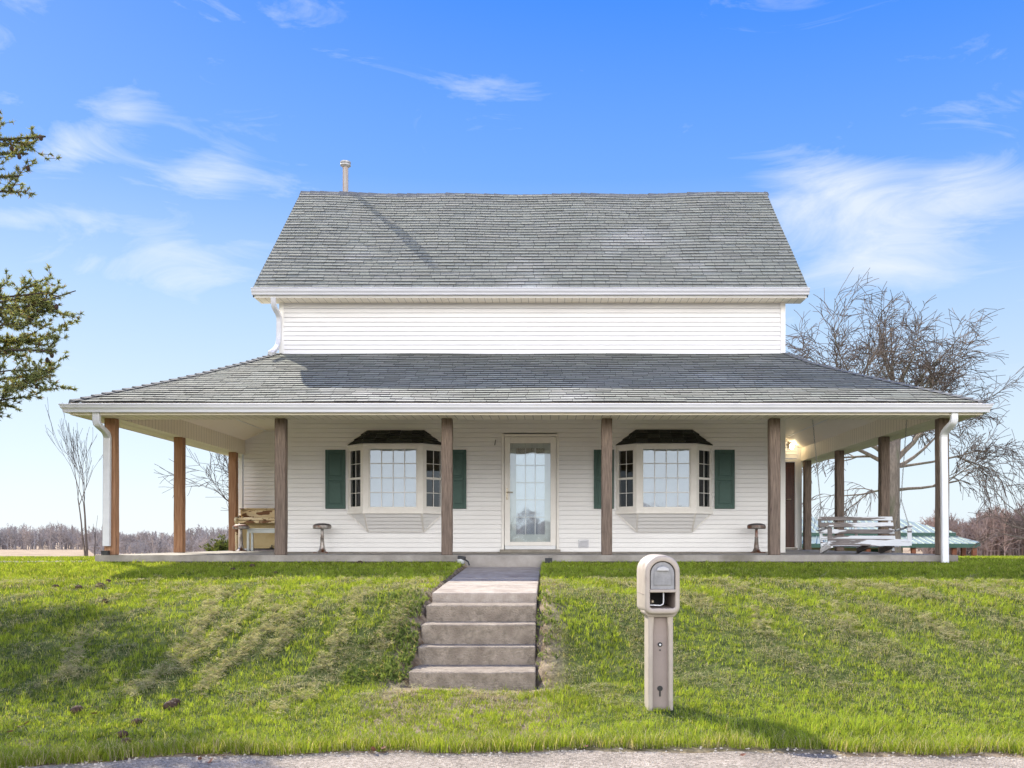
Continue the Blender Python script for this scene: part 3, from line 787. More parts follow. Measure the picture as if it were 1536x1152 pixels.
def shutter(x0, x1):
    z0, z1 = .815, 1.91; y = YW-.016
    b = MB()
    b.box(x0, x1, y-.022, y, z0, z1)
    st = .05
    b.box(x0, x0+st, y-.036, y-.022, z0, z1); b.box(x1-st, x1, y-.036, y-.022, z0, z1)
    for a, c in ((z0, z0+.07), (1.335, 1.40), (z1-.065, z1)): b.box(x0+st, x1-st, y-.0355, y-.022, a, c)
    for a, c in ((z0+.07, 1.335), (1.40, z1-.065)):
        b.box(x0+st+.03, x1-st-.03, y-.034, y-.022, a+.03, c-.03)
    b.build('shutter', M['shutter'], house, origin=(x0, YW, z0), bevel=.007)
for c in (LB, RB):
    shutter(c-1.307, c-.935); shutter(c+.935, c+1.307)

# ---- front door: trim, storm door, inner door
DX = -.366
b = MB()
for s in (-1, 1):
    xa, xb = sorted((DX+s*.53, DX+s*.485)); b.box(xa, xb, YW-.045, YW+.02, .03, 2.20)
b.box(DX-.485, DX+.485, YW-.045, YW+.02, 2.15, 2.20)
door = b.build('front_door', M['frame'], house, origin=(DX, YW, 0), bevel=.005)
door['label'] = 'front door with a full glass storm door'
b = MB()
for s in (-1, 1):
    xa, xb = sorted((DX+s*.478, DX+s*.375)); b.box(xa, xb, YW-.038, YW-.005, .13, 2.145)
b.box(DX-.375, DX+.375, YW-.037, YW-.005, 2.03, 2.145); b.box(DX-.375, DX+.375, YW-.037, YW-.005, .13, .20)
b.build('storm_door', M['frame'], door, bevel=.006)
b = MB(); b.box(DX-.47, DX+.47, YW-.052, YW-.010, .062, .128); b.build('kick_bar', M['white_pvc'], door, bevel=.004)
b = MB(); b.box(DX-.56, DX+.56, YW-.13, YW-.01, 0.001, .06); b.build('threshold', M['concrete'], door, bevel=.006)
b = MB(); b.face([(DX-.375, YW-.02, .2), (DX+.375, YW-.02, .2), (DX+.375, YW-.02, 2.03), (DX-.375, YW-.02, 2.03)]); b.build('storm_glass', M['glass_door'], door)
b = MB()
lx0, lx1, lz0, lz1 = DX-.27, DX+.27, .34, 1.95
b.box(DX-.44, lx0, YW+.04, YW+.085, .1, 2.1); b.box(lx1, DX+.44, YW+.04, YW+.085, .1, 2.1)
b.box(lx0, lx1, YW+.04, YW+.085, .1, lz0); b.box(lx0, lx1, YW+.04, YW+.085, lz1, 2.1)
b.box(lx0-.02, lx0+.004, YW+.03, YW+.04, lz0-.02, lz1+.02); b.box(lx1-.004, lx1+.02, YW+.03, YW+.04, lz0-.02, lz1+.02)
b.build('inner_door', M['inner_door'], door, bevel=.003)
b = MB()
for k in (1, 2): x = lx0+(lx1-lx0)*k/3; b.box(x-.010, x+.010, YW+.045, YW+.062, lz0, lz1)
for k in range(1, 5): z = lz0+(lz1-lz0)*k/5; b.box(lx0, lx1, YW+.0465, YW+.0605, z-.010, z+.010)
b.build('muntins', M['white_pvc'], door)
b = MB(); b.face([(lx0, YW+.064, lz0), (lx1, YW+.064, lz0), (lx1, YW+.064, lz1), (lx0, YW+.064, lz1)]); b.build('pane', M['glass'], door)
b = MB(); z = lz0
while z < lz1-.11:
    b.face([(lx0, YW+.10, z), (lx1, YW+.10, z), (lx1, YW+.09, z+.022), (lx0, YW+.09, z+.022)]); z += .02
b.build('blind', M['blind'], door, fixn=False)
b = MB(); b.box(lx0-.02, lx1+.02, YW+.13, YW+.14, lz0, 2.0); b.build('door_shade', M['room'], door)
hx = DX-.43
b = MB(); b.box(hx-.014, hx+.014, YW-.050, YW-.038, .98, 1.20); b.tube([(hx, YW-.05, 1.12), (hx, YW-.085, 1.12), (hx+.11, YW-.09, 1.118)], .010, 8)
b.lathe((hx, YW-.056, 1.02), [(.014,-.012),(.014,.012)], 10)
b.build('handle', M['brass'], door, bevel=.002)

# hook, dryer vent
p = at(743, 664, YW)
b = MB(); b.tube([(p.x+.004, YW-.02, p.z+.05), (p.x, YW-.045, p.z), (p.x-.008, YW-.03, p.z-.05)], .008, 6); b.build('wall_hook', M['black'], house)
b = MB()
b.box(.525, .72, YW-.032, YW-.016, .095, .245)
for k in range(5):
    z = .115+k*.024; b.face([(.545, YW-.05, z), (.70, YW-.05, z), (.70, YW-.033, z+.022), (.545, YW-.033, z+.022)])
b.build('vent_grille', M['gutter'], house, bevel=.003)

# ---- side door in the right wing and its lamp
sd_m = MB(); sd_m.box(5.07, 5.95, 22.70, 22.74, .05, 2.13)
sd = sd_m.build('side_door', M['brown_door'], house, origin=(5.5, 22.7, 0), bevel=.004)
b = MB()
for x0, x1, z0, z1 in ((5.62, 5.88, .2, .85), (5.62, 5.88, 1.0, 1.55), (5.62, 5.88, 1.65, 2.0), (5.14, 5.4, .2, .85), (5.14, 5.4, 1.0, 1.55), (5.14, 5.4, 1.65, 2.0)):
    b.box(x0, x1, 22.692, 22.703, z0, z1)
b.build('door_panel', M['brown_door'], sd, bevel=.008)
b = MB(); b.box(4.98, 5.065, 22.655, 22.72, 0, 2.2); b.box(5.955, 6.03, 22.655, 22.72, 0, 2.2); b.box(5.065, 5.955, 22.656, 22.72, 2.135, 2.2)
b.build('door_casing', M['trim'], sd)
b = MB(); b.box(5.0, 6.0, 22.6, 22.7, .001, .045); b.build('threshold', M['concrete'], sd)
b = MB(); b.tube([(5.76, 22.69, 1.22), (5.76, 22.64, 1.22), (5.85, 22.63, 1.22)], .012, 6); b.build('handle', M['brass'], sd)
lp = Vector((5.83, 22.50, 2.50))
b = MB(); b.lathe((lp.x, lp.y+.12, lp.z+.02), [(.05,-.05),(.06,0),(.05,.05)], 12); b.tube([(lp.x, lp.y+.2, lp.z+.03), (lp.x, lp.y+.12, lp.z+.05), (lp.x, lp.y, lp.z+.06)], .014, 8)
lamp = b.build('wall_lamp', M['brass'], house, origin=lp)
em = bpy.data.materials.new('lamp_glow'); nt, N, L = nodes(em); N['Principled BSDF'].inputs['Base Color'].default_value = (.9,.8,.6,1)
N['Principled BSDF'].inputs['Emission Color'].default_value = (1,.85,.55,1); N['Principled BSDF'].inputs['Emission Strength'].default_value = 9
b = MB(); b.lathe(lp, [(.01,-.075),(.045,-.055),(.055,-.02),(.05,.02),(.03,.05),(.015,.06)], 14); b.build('bulb', em, lamp, smooth=True)
ld = bpy.data.lights.new('porch_lamp', 'POINT'); ld.energy = .7; ld.color = (1,.75,.45); ld.shadow_soft_size = .06
lo = bpy.data.objects.new('porch_lamp', ld); col.objects.link(lo); lo.location = lp + Vector((0,-.10,.02))

# ---- downspouts (rectangular section swept along a path)
def spout(path, w, d, name='downspout', m=None):
    b = MB(); pts = [Vector(p) for p in path]; rings = []
    # densify bends with Catmull-Rom
    P = []
    for k in range(len(pts)-1):
        p0, p1, p2, p3 = pts[max(k-1,0)], pts[k], pts[k+1], pts[min(k+2,len(pts)-1)]
        for q in range(6):
            t = q/6
            P.append(.5*((2*p1)+(-p0+p2)*t+(2*p0-5*p1+4*p2-p3)*t*t+(-p0+3*p1-3*p2+p3)*t**3))
    P.append(pts[-1])
    for k, p in enumerate(P):
        dr = (P[min(k+1,len(P)-1)]-P[max(k-1,0)]).normalized(); dep = Vector((0,1,0)); sd_ = dr.cross(dep).normalized(); dep = sd_.cross(dr).normalized()
        c = .22
        rings.append([p+sd_*a*w/2+dep*e*d/2 for a, e in ((-1+c,-1),(1-c,-1),(1,-1+c),(1,1-c),(1-c,1),(-1+c,1),(-1,1-c),(-1,-1+c))])
    i0 = len(b.v); n = 8
    for r in rings: b.v.extend(r)
    for k in range(len(rings)-1):
        for j in range(n):
            b.f.append((i0+k*n+j, i0+k*n+(j+1)%n, i0+(k+1)*n+(j+1)%n, i0+(k+1)*n+j)); b.c.append(None)
    b.f.append(tuple(i0+j for j in range(n))); b.c.append(None); b.f.append(tuple(i0+(len(rings)-1)*n+j for j in range(n))); b.c.append(None)
    return b.build(name, m or M['gutter'], house, smooth=False)
def S(px, py, Y): return at(px, py, Y)
spout([S(145,618,14.2), S(145,632,14.2), S(148,638,14.25), S(158,648,14.5), S(161,656,14.6), S(161,664,14.6), S(160.5,740,14.6), S(160,819,14.6)], .105, .075)
b = MB(); b.box(-6.99, -6.89, 14.53, 14.62, .001, .07); b.build('spout_base', M['black'], house)
spout([S(1431,618,14.2), S(1431,630,14.2), S(1428,636,14.25), S(1418,647,14.45), S(1415.5,654,14.5), S(1415.5,662,14.5), S(1416.5,740,14.45), S(1417.5,844,14.4)], .10, .075, m=M['white_pvc'])
b = MB(); c = at(1417.5, 848, 14.4); b.box(c.x-.06, c.x+.06, 14.34, 14.46, c.z-.02, c.z+.035); b.build('spout_base', M['black'], house)
spout([S(410,446,16.95), S(410.5,455,16.98), S(412,462,17.05), S(417,471,17.22), S(418.5,478,17.28), S(418.5,490,17.29), S(418,508,17.29), S(416,519,17.2), S(411,526,17.0), S(405,530,16.85)], .085, .065)

# ------------------------------------------------------------------ porch furniture
def stool(x, y, seatmat, label, h=.535, metal=None):
    t = empty('pedestal_stool', (x, y, 0), label, 'stool', 'pedestal stools on the porch')
    metal = metal or M['metal']
    b = MB(); b.lathe((x,y,0), [(.12,0.002),(.115,.012),(.075,.03),(.05,.08),(.040,.16),(.032,.27),(.034,.275),(.034,.29),(.028,.30),(.026,h-.12),(.03,h-.10)], 20); b.build('pedestal', metal, t, smooth=True)
    b = MB(); b.lathe((x,y,h-.1), [(.06,0),(.155,.005),(.168,.015),(.17,.05),(.168,.062),(.15,.066)], 28); b.build('seat_rim', metal, t, smooth=False)
    b = MB(); b.lathe((x,y,h-.036), [(.16,0),(.155,.012),(.12,.03),(.06,.04),(.01,.042)], 28); b.build('seat', seatmat, t, smooth=True)
    b = MB(); b.tube([(x,y-.02,.0),(x+.13,y-.13,.008)], .008, 5); b.tube([(x,y,.0),(x-.13,y-.12,.008)], .008, 5); b.build('foot', M['rust'], t)
stool(-4.15, 17.0, M['dark_seat'], 'metal pedestal stool with dark domed seat beneath the green shutter at far left')
stool(3.76, 17.0, M['dark_seat'], 'metal pedestal stool beneath the rightmost green shutter', metal=mat('metal_b', (.10,.075,.06), (.30,.27,.25), scale=8, rough=.4, metallic=.6, spots=((.15,.06,.035), 6, .45, .15)))
stool(-6.47, 19.55, M['maroon_seat'], 'pedestal stool with worn reddish seat in front of the old piano', h=.56)

# old spinet piano
px0, px1, py0, py1 = -6.80, -5.36, 20.28, 20.84
pi = empty('piano', ((px0+px1)/2, (py0+py1)/2, 0), 'old cream yellow upright piano with peeling paint against the porch wing wall', 'piano')
b = MB(); b.box(px0, px1, 20.5, py1, .05, .905)
b.box(px0, px0+.04, 20.46, 20.5, .05, .72); b.box(px1-.04, px1, 20.46, 20.5, .05, .72)
b.build('case', M['piano'], pi, bevel=.008)
b = MB(); b.box(px0-.015, px1+.015, 20.47, py1+.01, .907, .93); b.build('lid', M['piano_chip'], pi, bevel=.008)
b = MB(); b.box(px0+.03, px1-.03, 20.488, 20.499, .72, .885); b.build('music_panel', M['piano_chip'], pi)
b = MB(); b.box(px0+.02, px1-.02, 20.20, 20.49, .655, .72); b.build('key_cover', M['piano_chip'], pi, bevel=.02)
b = MB(); b.box(px0-.02, px1+.02, 20.17, 20.455, .60, .65); b.build('key_bed', M['piano_chip'], pi, bevel=.01)
for x in (px0-.015, px1-.035):
    b = MB(); b.prism([(x, 20.47, .6), (x, 20.16, .6), (x, 20.12, .64), (x, 20.13, .70), (x, 20.18, .73), (x, 20.26, .735), (x, 20.40, .755), (x, 20.47, .80)], (0,0,0), (.05,0,0))
    b.build('cheek', M['piano_chip'], pi, bevel=.01)
    b = MB(); b.lathe((x+.025, 20.22, 0), [(.03,0.002),(.032,.05),(.022,.08),(.028,.16),(.034,.34),(.026,.5),(.034,.56),(.034,.598)], 14); b.build('leg', M['piano_chip'], pi, smooth=True)
b = MB(); b.box(px0+.05, px1-.05, 20.485, 20.498, .10, .58); b.build('knee_panel', M['piano'], pi, bevel=.01)
for k in (-1, 0, 1):
    x = -5.99 + k*.11
    b = MB(); b.box(x-.02, x+.02, 20.36, 20.50, .05, .075); b.tube([(x, 20.47, .05), (x, 20.47, .13)], .012, 6); b.build('pedal', M['black'], pi, bevel=.004)

bn = empty('piano_bench', (-6.0, 19.85, 0), 'pale blue-white wooden bench standing in front of the piano', 'bench')
b = MB(); b.box(-6.42, -5.62, 19.68, 20.02, .455, .48); b.build('seat', M['bench'], bn, bevel=.006)
b = MB(); b.box(-6.39, -5.65, 19.70, 20.0, .385, .453); b.build('apron', M['bench'], bn)
for x in (-6.375, -5.665):
    for y in (19.715, 19.985):
        b = MB(); b.box(x-.022, x+.022, y-.022, y+.022, .002, .384); b.build('leg', M['bench'], bn, bevel=.003)

# porch swing, tilted back, peeling white paint
sw = empty('porch_swing', (5.33, 15.9, 0), 'weathered porch swing with peeling white paint hanging on chains', 'porch swing')
A0, A1 = 4.68, 5.99                       # x extent
yf, zf, yb_, zb_ = 15.58, .20, 16.12, .06    # seat front and back (tilted)
def sp_(x, u, dz=0): return Vector((x, yf+(yb_-yf)*u, zf+(zb_-zf)*u+dz))
for k in range(5):
    u = .04+k*.21
    b = MB(); b.beam(sp_(A0, u, .045), sp_(A1, u, .045), .085, .018); b.build('seat_slat', M['swing'], sw, bevel=.003)
b = MB(); b.beam((A0-.005, yf-.012, .205), (A1+.005, yf-.012, .19), .022, .115, up=(0,0,1)); b.build('front_rail', M['swing'], sw, bevel=.004)
for x in (A0+.03, (A0+A1)/2, A1-.25):
    b = MB(); b.beam((x, yf+.02, .150), (x-.01, yb_+.05, .045), .04, .085); b.build('seat_bearer', M['swing_under'] if x > A0+.1 else M['white_pvc'], sw, bevel=.004)
for k in range(5):
    z = .16+k*.112; y = yb_+.03+k*.045
    b = MB(); b.beam((A0, y, z), (A1, y, z+R(-.006,.006)), .02, .078+R(-.01,.01), up=(0,.35,1)); b.build('back_slat', M['swing'], sw, bevel=.003)
for x in (A0+.04, (A0+A1)/2, A1-.05):
    b = MB(); b.beam((x, yb_+.035, .03), (x, yb_+.245, .64), .045, .03, up=(0,1,0)); b.build('back_stile', M['swing'], sw, bevel=.003)
for x in (A0-.01, A1+.01):
    b = MB(); b.beam((x, yf-.09, .475), (x, yb_+.08, .395), .075, .022); b.build('armrest', M['swing'], sw, bevel=.004)
    b = MB(); b.beam((x, yf+.0, .14), (x, yf+.0, .462), .07, .03, up=(0,1,0)); b.build('arm_post', M['swing'], sw, bevel=.004)
def chain(path):
    b = MB(); pts = [Vector(p) for p in path]
    for a, c in zip(pts[:-1], pts[1:]):
        L_ = (c-a).length; n = max(2, int(L_/.034)); d = (c-a).normalized(); s1 = d.orthogonal().normalized(); s2 = d.cross(s1)
        for k in range(n):
            m = a + d*(k+.5)*L_/n; s_ = s1 if k % 2 else s2
            h = .021; w = .008
            b.tube([m-d*h+s_*0, m-d*h*.6+s_*w, m+d*h*.6+s_*w, m+d*h, m+d*h*.6-s_*w, m-d*h*.6-s_*w, m-d*h], .0036, 4, cap=False)
    b.build('chain', M['chain'], sw, fixn=False)
tl, tr = Vector((4.32, 15.5, 2.68)), Vector((5.93, 15.45, 2.57))
kl, kr = Vector((4.60, 15.86, .82)), Vector((5.95, 15.82, .92))
for t_, k_, x in ((tl, kl, A0-.01), (tr, kr, A1+.01)):
    chain([t_, k_]); chain([k_, (x, yf+.02, .47)]); chain([k_, (x, yb_+.10, .40)])
    b = MB(); b.tube([t_+Vector((0,0,.03)), t_+Vector((0,0,-.05))], .012, 6); b.tube([t_+Vector((0,0,-.05)), t_+Vector((.02,0,-.07)), t_+Vector((0,0,-.10)), t_+Vector((-.02,0,-.08))], .006, 6); b.build('ceiling_hook', M['black'], sw)

# ------------------------------------------------------------------ mailbox
mx_, my_ = .885, 7.62
mb_z = gz(mx_, my_)
mbx = empty('mailbox', (mx_, my_, mb_z), 'beige plastic mailbox on moulded post beside the road', 'mailbox')
ang = math.radians(4)
def RM(b):                                # rotate collected verts about the post
    m = Matrix.Translation((mx_, my_, 0)) @ Matrix.Rotation(ang, 4, 'Z') @ Matrix.Translation((-mx_, -my_, 0))
    b.v = [m @ p for p in b.v]; return b
y0 = my_-.11; top = mb_z+1.25; pw = .102
# post: two cheeks and a recessed channel
zt = mb_z+.80
for s in (-1, 1):
    b = MB(); prof = [(s*pw, 0), (s*pw, zt-mb_z+.0), (s*.052, zt-mb_z), (s*.052, zt-mb_z-.06), (s*.062, zt-mb_z-.15), (s*.064, 0)]
    b.prism([(mx_+x_, y0, mb_z-.02+z_) for x_, z_ in prof], (0,0,0), (0,.20,0))
    RM(b).build('post_cheek', M['vinyl_box'], mbx, bevel=.014, seg=3)
b = MB(); b.box(mx_-.068, mx_+.068, y0+.045, y0+.17, mb_z-.02, zt); RM(b).build('post_channel', M['vinyl_dark'], mbx)
b = MB(); b.tube([(mx_, y0+.038, mb_z+.52), (mx_, y0+.05, mb_z+.52)], .019, 14); RM(b).build('screw_slot', M['black'], mbx)
b = MB(); b.tube([(mx_, y0+.038, mb_z+.165), (mx_, y0+.05, mb_z+.165)], .022, 14); b.box(mx_-.006, mx_+.006, y0+.039, y0+.046, mb_z+.10, mb_z+.165); RM(b).build('screw_slot', M['black'], mbx)
b = MB(); b.tube([(mx_, y0+.038, mb_z+.475), (mx_, y0+.047, mb_z+.475)], .006, 8); RM(b).build('screw_hole', M['black'], mbx)
b = MB(); b.tube([(mx_, y0+.030, mb_z+.52), (mx_, y0+.037, mb_z+.52)], .008, 10); RM(b).build('screw', M['white_pvc'], mbx)
# head: arched outline swept front to back with openings
fz0, fz1 = mb_z+.775, mb_z+1.245; hw = .141; yf_, yk = my_-.19, my_+.30
def arch(hw, z0, z1, r0, n=14, nb=5):
    """rounded-bottom, arched-top outline, counter-clockwise from bottom left"""
    P = []
    for k in range(nb+1):
        t = math.pi*1.0+math.pi/2*k/nb; P.append((-hw+r0+r0*math.cos(t), z0+r0+r0*math.sin(t)))
    for k in range(nb+1):
        t = math.pi*1.5+math.pi/2*k/nb; P.append((hw-r0+r0*math.cos(t), z0+r0+r0*math.sin(t)))
    zc_ = z1-hw*.92
    for k in range(n+1):
        t = math.pi*k/n; P.append((hw*math.cos(t), zc_+hw*.92*math.sin(t)))
    return P
def loft(b, rings):
    i0 = len(b.v); n = len(rings[0])
    for r in rings: b.v.extend(Vector(p) for p in r)
    for k in range(len(rings)-1):
        for j in range(n):
            b.f.append((i0+k*n+j, i0+k*n+(j+1)%n, i0+(k+1)*n+(j+1)%n, i0+(k+1)*n+j)); b.c.append(None)
def ring(prof, y): return [(mx_+x_, y, z_) for x_, z_ in prof]
outer = lambda g, y: ring(arch(hw+g, fz0-g, fz1+g, .055), y)
inner = lambda g, y: ring(arch(hw-.038+g, fz0+.045-g, fz1-.048+g, .02), y)
b = MB()
loft(b, [inner(0, yf_+.035), inner(0, yf_+.004), inner(.006, yf_), outer(-.014, yf_), outer(-.004, yf_+.006), outer(0, yf_+.02), outer(.004, my_+.0), outer(.004, my_+.2), outer(-.012, yk-.02), outer(-.04, yk)])
b.face(outer(-.04, yk))
RM(b).build('box_shell', M['vinyl_box'], mbx, smooth=True)
zdiv = mb_z+.96
b = MB(); b.box(mx_-hw+.036, mx_+hw-.036, yf_-.004, yf_+.06, zdiv-.012, zdiv+.012); RM(b).build('divider', M['vinyl_box'], mbx, bevel=.005)
b = MB()                                   # seam round the shell
pr = arch(hw+.0055, fz0-.0055, fz1+.0055, .055)
for s in (-1, 1):
    b = MB(); b.box(mx_+s*(hw+.004)-.002, mx_+s*(hw+.004)+.002, yf_+.05, my_+.2, zdiv-.030, zdiv-.026); RM(b).build('seam', M['vinyl_dark'], mbx)
# grey door with raised border and pull
def archdoor(hw_, z0, z1, n=14):
    zc_ = z1-hw_; return [(-hw_, z0), (hw_, z0)] + [(hw_*math.cos(math.pi*k/n), zc_+hw_*math.sin(math.pi*k/n)) for k in range(n+1)]
b = MB(); D = archdoor(hw-.046, zdiv+.014, fz1-.055)
b.prism([(mx_+x_, yf_+.012, z_) for x_, z_ in D], (0,0,0), (0,.02,0))
md = RM(b).build('door', M['grey_plastic'], mbx)
b = MB(); D2 = archdoor(hw-.072, zdiv+.045, fz1-.085); b.prism([(mx_+x_, yf_+.004, z_) for x_, z_ in D2], (0,0,0), (0,.008,0)); RM(b).build('door_face', M['grey_plastic'], md, bevel=.004)
b = MB(); zz = fz1-.125
b.prism([(mx_+.052*math.cos(math.pi*k/12), yf_-.012, zz+.034*math.sin(math.pi*k/12)) for k in range(13)], (0,0,0), (0,.015,0)); RM(b).build('pull', M['grey_light'], md, bevel=.005)
# newspaper recess lined dark, with wire loop
b = MB(); x0_, x1_ = mx_-hw+.04, mx_+hw-.04; z0_, z1_ = fz0+.048, zdiv-.012; ya, yb2 = yf_+.03, yf_+.42
b.face([(x0_,yb2,z0_),(x1_,yb2,z0_),(x1_,yb2,z1_),(x0_,yb2,z1_)])
RM(b).build('recess_back', M['black'], mbx, fixn=False)
b = MB()
b.face([(x0_,ya,z0_),(x1_,ya,z0_),(x1_,yb2,z0_),(x0_,yb2,z0_)]); b.face([(x0_,ya,z1_),(x1_,ya,z1_),(x1_,yb2,z1_),(x0_,yb2,z1_)])
b.face([(x0_,ya,z0_),(x0_,yb2,z0_),(x0_,yb2,z1_),(x0_,ya,z1_)]); b.face([(x1_,ya,z0_),(x1_,yb2,z0_),(x1_,yb2,z1_),(x1_,ya,z1_)])
RM(b).build('recess_lining', M['vinyl_dark'], mbx, fixn=False)
b = MB(); b.tube([(x0_+.002, yf_+.05, z0_+.022), (mx_-.01, yf_+.05, z0_+.018), (mx_+.012, yf_+.05, z0_+.03), (mx_+.015, yf_+.05, z0_+.05), (mx_+.015, yf_+.05, z1_)], .005, 6)
RM(b).build('wire_loop', M['white_pvc'], mbx)
b = MB(); b.lathe((mx_-.075, yf_+.06, z0_+.05), [(.004,-.016),(.014,-.008),(.014,.008),(.004,.016)], 10); RM(b).build('bolt', M['brass'], mbx)
# neck between head and post
b = MB(); b.prism([(mx_-.135, y0+.0, fz0+.03), (mx_-.135, y0, fz0-.0), (mx_-pw-.002, y0, zt-.055), (mx_+pw+.002, y0, zt-.055), (mx_+.135, y0, fz0), (mx_+.135, y0, fz0+.03)], (0,-.01,0), (0,.2,0))
RM(b).build('collar', M['vinyl_box'], mbx, bevel=.012)

# ------------------------------------------------------------------ spotlights by the walk
p = at(692, 849, 14.25); z = gz(p.x, 14.25)
s1 = empty('garden_spotlight', (p.x, 14.2, z), 'round clear spotlight with black cap on the ground left of the walk end', 'garden light')
b = MB(); b.lathe((p.x, 14.2, z+.01), [(.035,0),(.055,.02),(.06,.06),(.05,.10)], 14); b.build('lens', mat('lens', (.4,.4,.38), (.6,.6,.58), scale=20, rough=.2), s1, smooth=True)
b = MB(); b.beam((p.x-.05, 14.2, z+.12), (p.x+.07, 14.2, z+.10), .11, .055); b.build('cap', M['black'], s1, bevel=.012)
b = MB(); b.tube([(p.x+.05, 14.2, z+.09), (p.x+.11, 14.18, z+.05), (p.x+.13, 14.15, z)], .012, 6); b.build('cable', M['black'], s1)
p = at(823, 846, 14.25); z = gz(p.x, 14.25)
s2 = empty('garden_spotlight', (p.x, 14.2, z), 'small square black floodlight on the ground right of the walk end', 'garden light')
b = MB(); b.box(p.x-.055, p.x+.055, 14.17, 14.25, z+.03, z+.105); b.build('housing', M['black'], s2, bevel=.008)
b = MB(); b.tube([(p.x, 14.21, z-.02), (p.x, 14.21, z+.04)], .012, 6); b.tube([(p.x, 14.2, z+.03), (p.x-.03, 14.15, z)], .01, 6); b.build('stake', M['black'], s2)

# ------------------------------------------------------------------ barn
barn = empty('pole_barn', (18, 60, -2.8), 'low beige pole barn with pale green metal roofs beyond the swing', 'barn')
def cz(py, Y): return (HY-py)/F*Y + CH
ux0, ux1, uy0, uyr = 6.0, 25.9, 59.5, 63.5
zue, zur = cz(799, 59.5), cz(776, 63.5)
b = MB()
b.face([(ux0,uy0,zue),(ux1,uy0,zue),(23.4,uyr,zur),(ux0+3,uyr,zur)]); b.face([(ux1,uy0,zue),(ux1,2*uyr-uy0,zue),(23.4,uyr,zur)])
b.face([(ux0,2*uyr-uy0,zue),(ux1,2*uyr-uy0,zue),(23.4,uyr,zur),(ux0+3,uyr,zur)]); b.face([(ux0,uy0,zue),(ux0,2*uyr-uy0,zue),(ux0+3,uyr,zur)])
x = ux0+.3
while x < ux1:
    xt = min(max(x, ux0+3), 23.4); t = 1.0
    if x > 23.4: t = (ux1-x)/(ux1-23.4); xt = x
    if x < ux0+3: t = (x-ux0)/3; xt = x
    b.beam((x, uy0, zue+.02), (xt if t < 1 else x, uy0+(uyr-uy0)*t, zue+(zur-zue)*t+.02), .06, .05); x += .45
rfu = b.build('upper_roof', M['barn_roof'], barn, fixn=False)
b = MB(); b.box(ux0, ux1, uy0+.02, uy0+.1, zue-.27, zue-.02); b.box(ux1-.1, ux1-.02, uy0+.1, 67, zue-.27, zue-.02); b.build('upper_fascia', M['barn_fascia'], barn)
lx0_, lx1_, ly0 = 4.0, 26.75, 57.5; zle, zlt = cz(815.5, 57.5), cz(804, 59.5)
b = MB()
b.face([(lx0_,ly0,zle),(lx1_-.5,ly0,zle),(ux1-.05,59.6,zlt),(ux0,59.6,zlt)]); b.face([(lx1_-.5,ly0,zle),(lx1_+.15,58.4,zle+.1),(ux1,59.6,zlt)])
b.face([(lx1_+.15,58.4,zle+.1),(lx1_+.15,69,zle+.1),(ux1-.05,69,zlt),(ux1,59.6,zlt)])
x = lx0_+.2
while x < lx1_-.5:
    xt = ux0+(x-lx0_)/(lx1_-.5-lx0_)*(ux1-.05-ux0); b.beam((x, ly0, zle+.02), (xt, 59.6, zlt+.02), .06, .05); x += .45
b.build('lower_roof', M['barn_roof'], barn, fixn=False)
b = MB(); b.box(lx0_, lx1_-.5, ly0-.03, ly0+.03, zle-.25, zle+.0); b.beam((lx1_-.5, ly0, zle-.1), (lx1_+.15, 58.4, zle-.03), .06, .24); b.build('lower_fascia', M['barn_fascia'], barn)
b = MB(); b.box(lx0_+1, 22.6, 59.8, 67, -3.2, zle+.2); b.build('wall', M['barn_wall'], barn)
for px in (1115, 1233, 1302, 1370, 1431, 1445, 1461):
    Yp = 57.8 if px not in (1445,) else 60; X = (px-CX)/F*Yp
    b = MB(); b.box(X-.13, X+.13, Yp-.1, Yp+.1, -3.3, zle-.05); b.build('post', M['barn_post'], barn)
b = MB(); X = (1313-CX)/F*59.7; b.box(X-.25, X+.25, 59.72, 59.8, -1.6, -.35); wd = b.build('window', M['barn_fascia'], barn)
b = MB(); b.box(X-.18, X+.18, 59.70, 59.72, -1.5, -.45); b.build('pane', M['glass_dark'], wd)

# ------------------------------------------------------------------ bare trees
def grow(b, tw, p, d, L, r, depth, rr, P, lim=99):
    """p start, d direction; recursive limb"""
    n = 5 if depth > 2 else 3
    pts = [p]; rad = [r]
    q = p.copy(); dd = d.normalized()
    for k in range(n):
        w = P['wig']
        dd = (dd + Vector((rr.uniform(-w,w), rr.uniform(-w,w), rr.uniform(-w,w))) + Vector((0,0,P['up'] if depth > 1 else P['droop']))).normalized()
        q = q + dd*L/n
        pts.append(q.copy()); rad.append(max(r*(1-(1-P['taper'])*(k+1)/n), P['rmin']))
    (b if depth > P['split'] else tw).tube(pts, rad, 8 if depth > 3 else (5 if depth > 1 else 3), cap=False)
    if depth == 0: return
    nb = P['nb'][depth] if depth < len(P['nb']) else P['nb'][-1]
    for k in range(nb):
        f = rr.uniform(.25, 1.0) if k else 1.0
        i = min(int(f*n), n-1); t = f*n-i
        s = pts[i].lerp(pts[i+1], min(t,1)); a = rr.uniform(*P['ang'])*(.55 if k == 0 else 1)
        axis = Vector((rr.uniform(-1,1), rr.uniform(-1,1), rr.uniform(-1,1))).normalized()
        base = (pts[i+1]-pts[i]).normalized()
        nd = base + base.cross(axis).normalized()*math.tan(a)
        rl = rad[i]*(1-t)+rad[min(i+1,n)]*t
        grow(b, tw, s, nd, L*rr.uniform(*P['len']), max(rl*rr.uniform(.5,.8), P['rmin']), depth-1, rr, P)

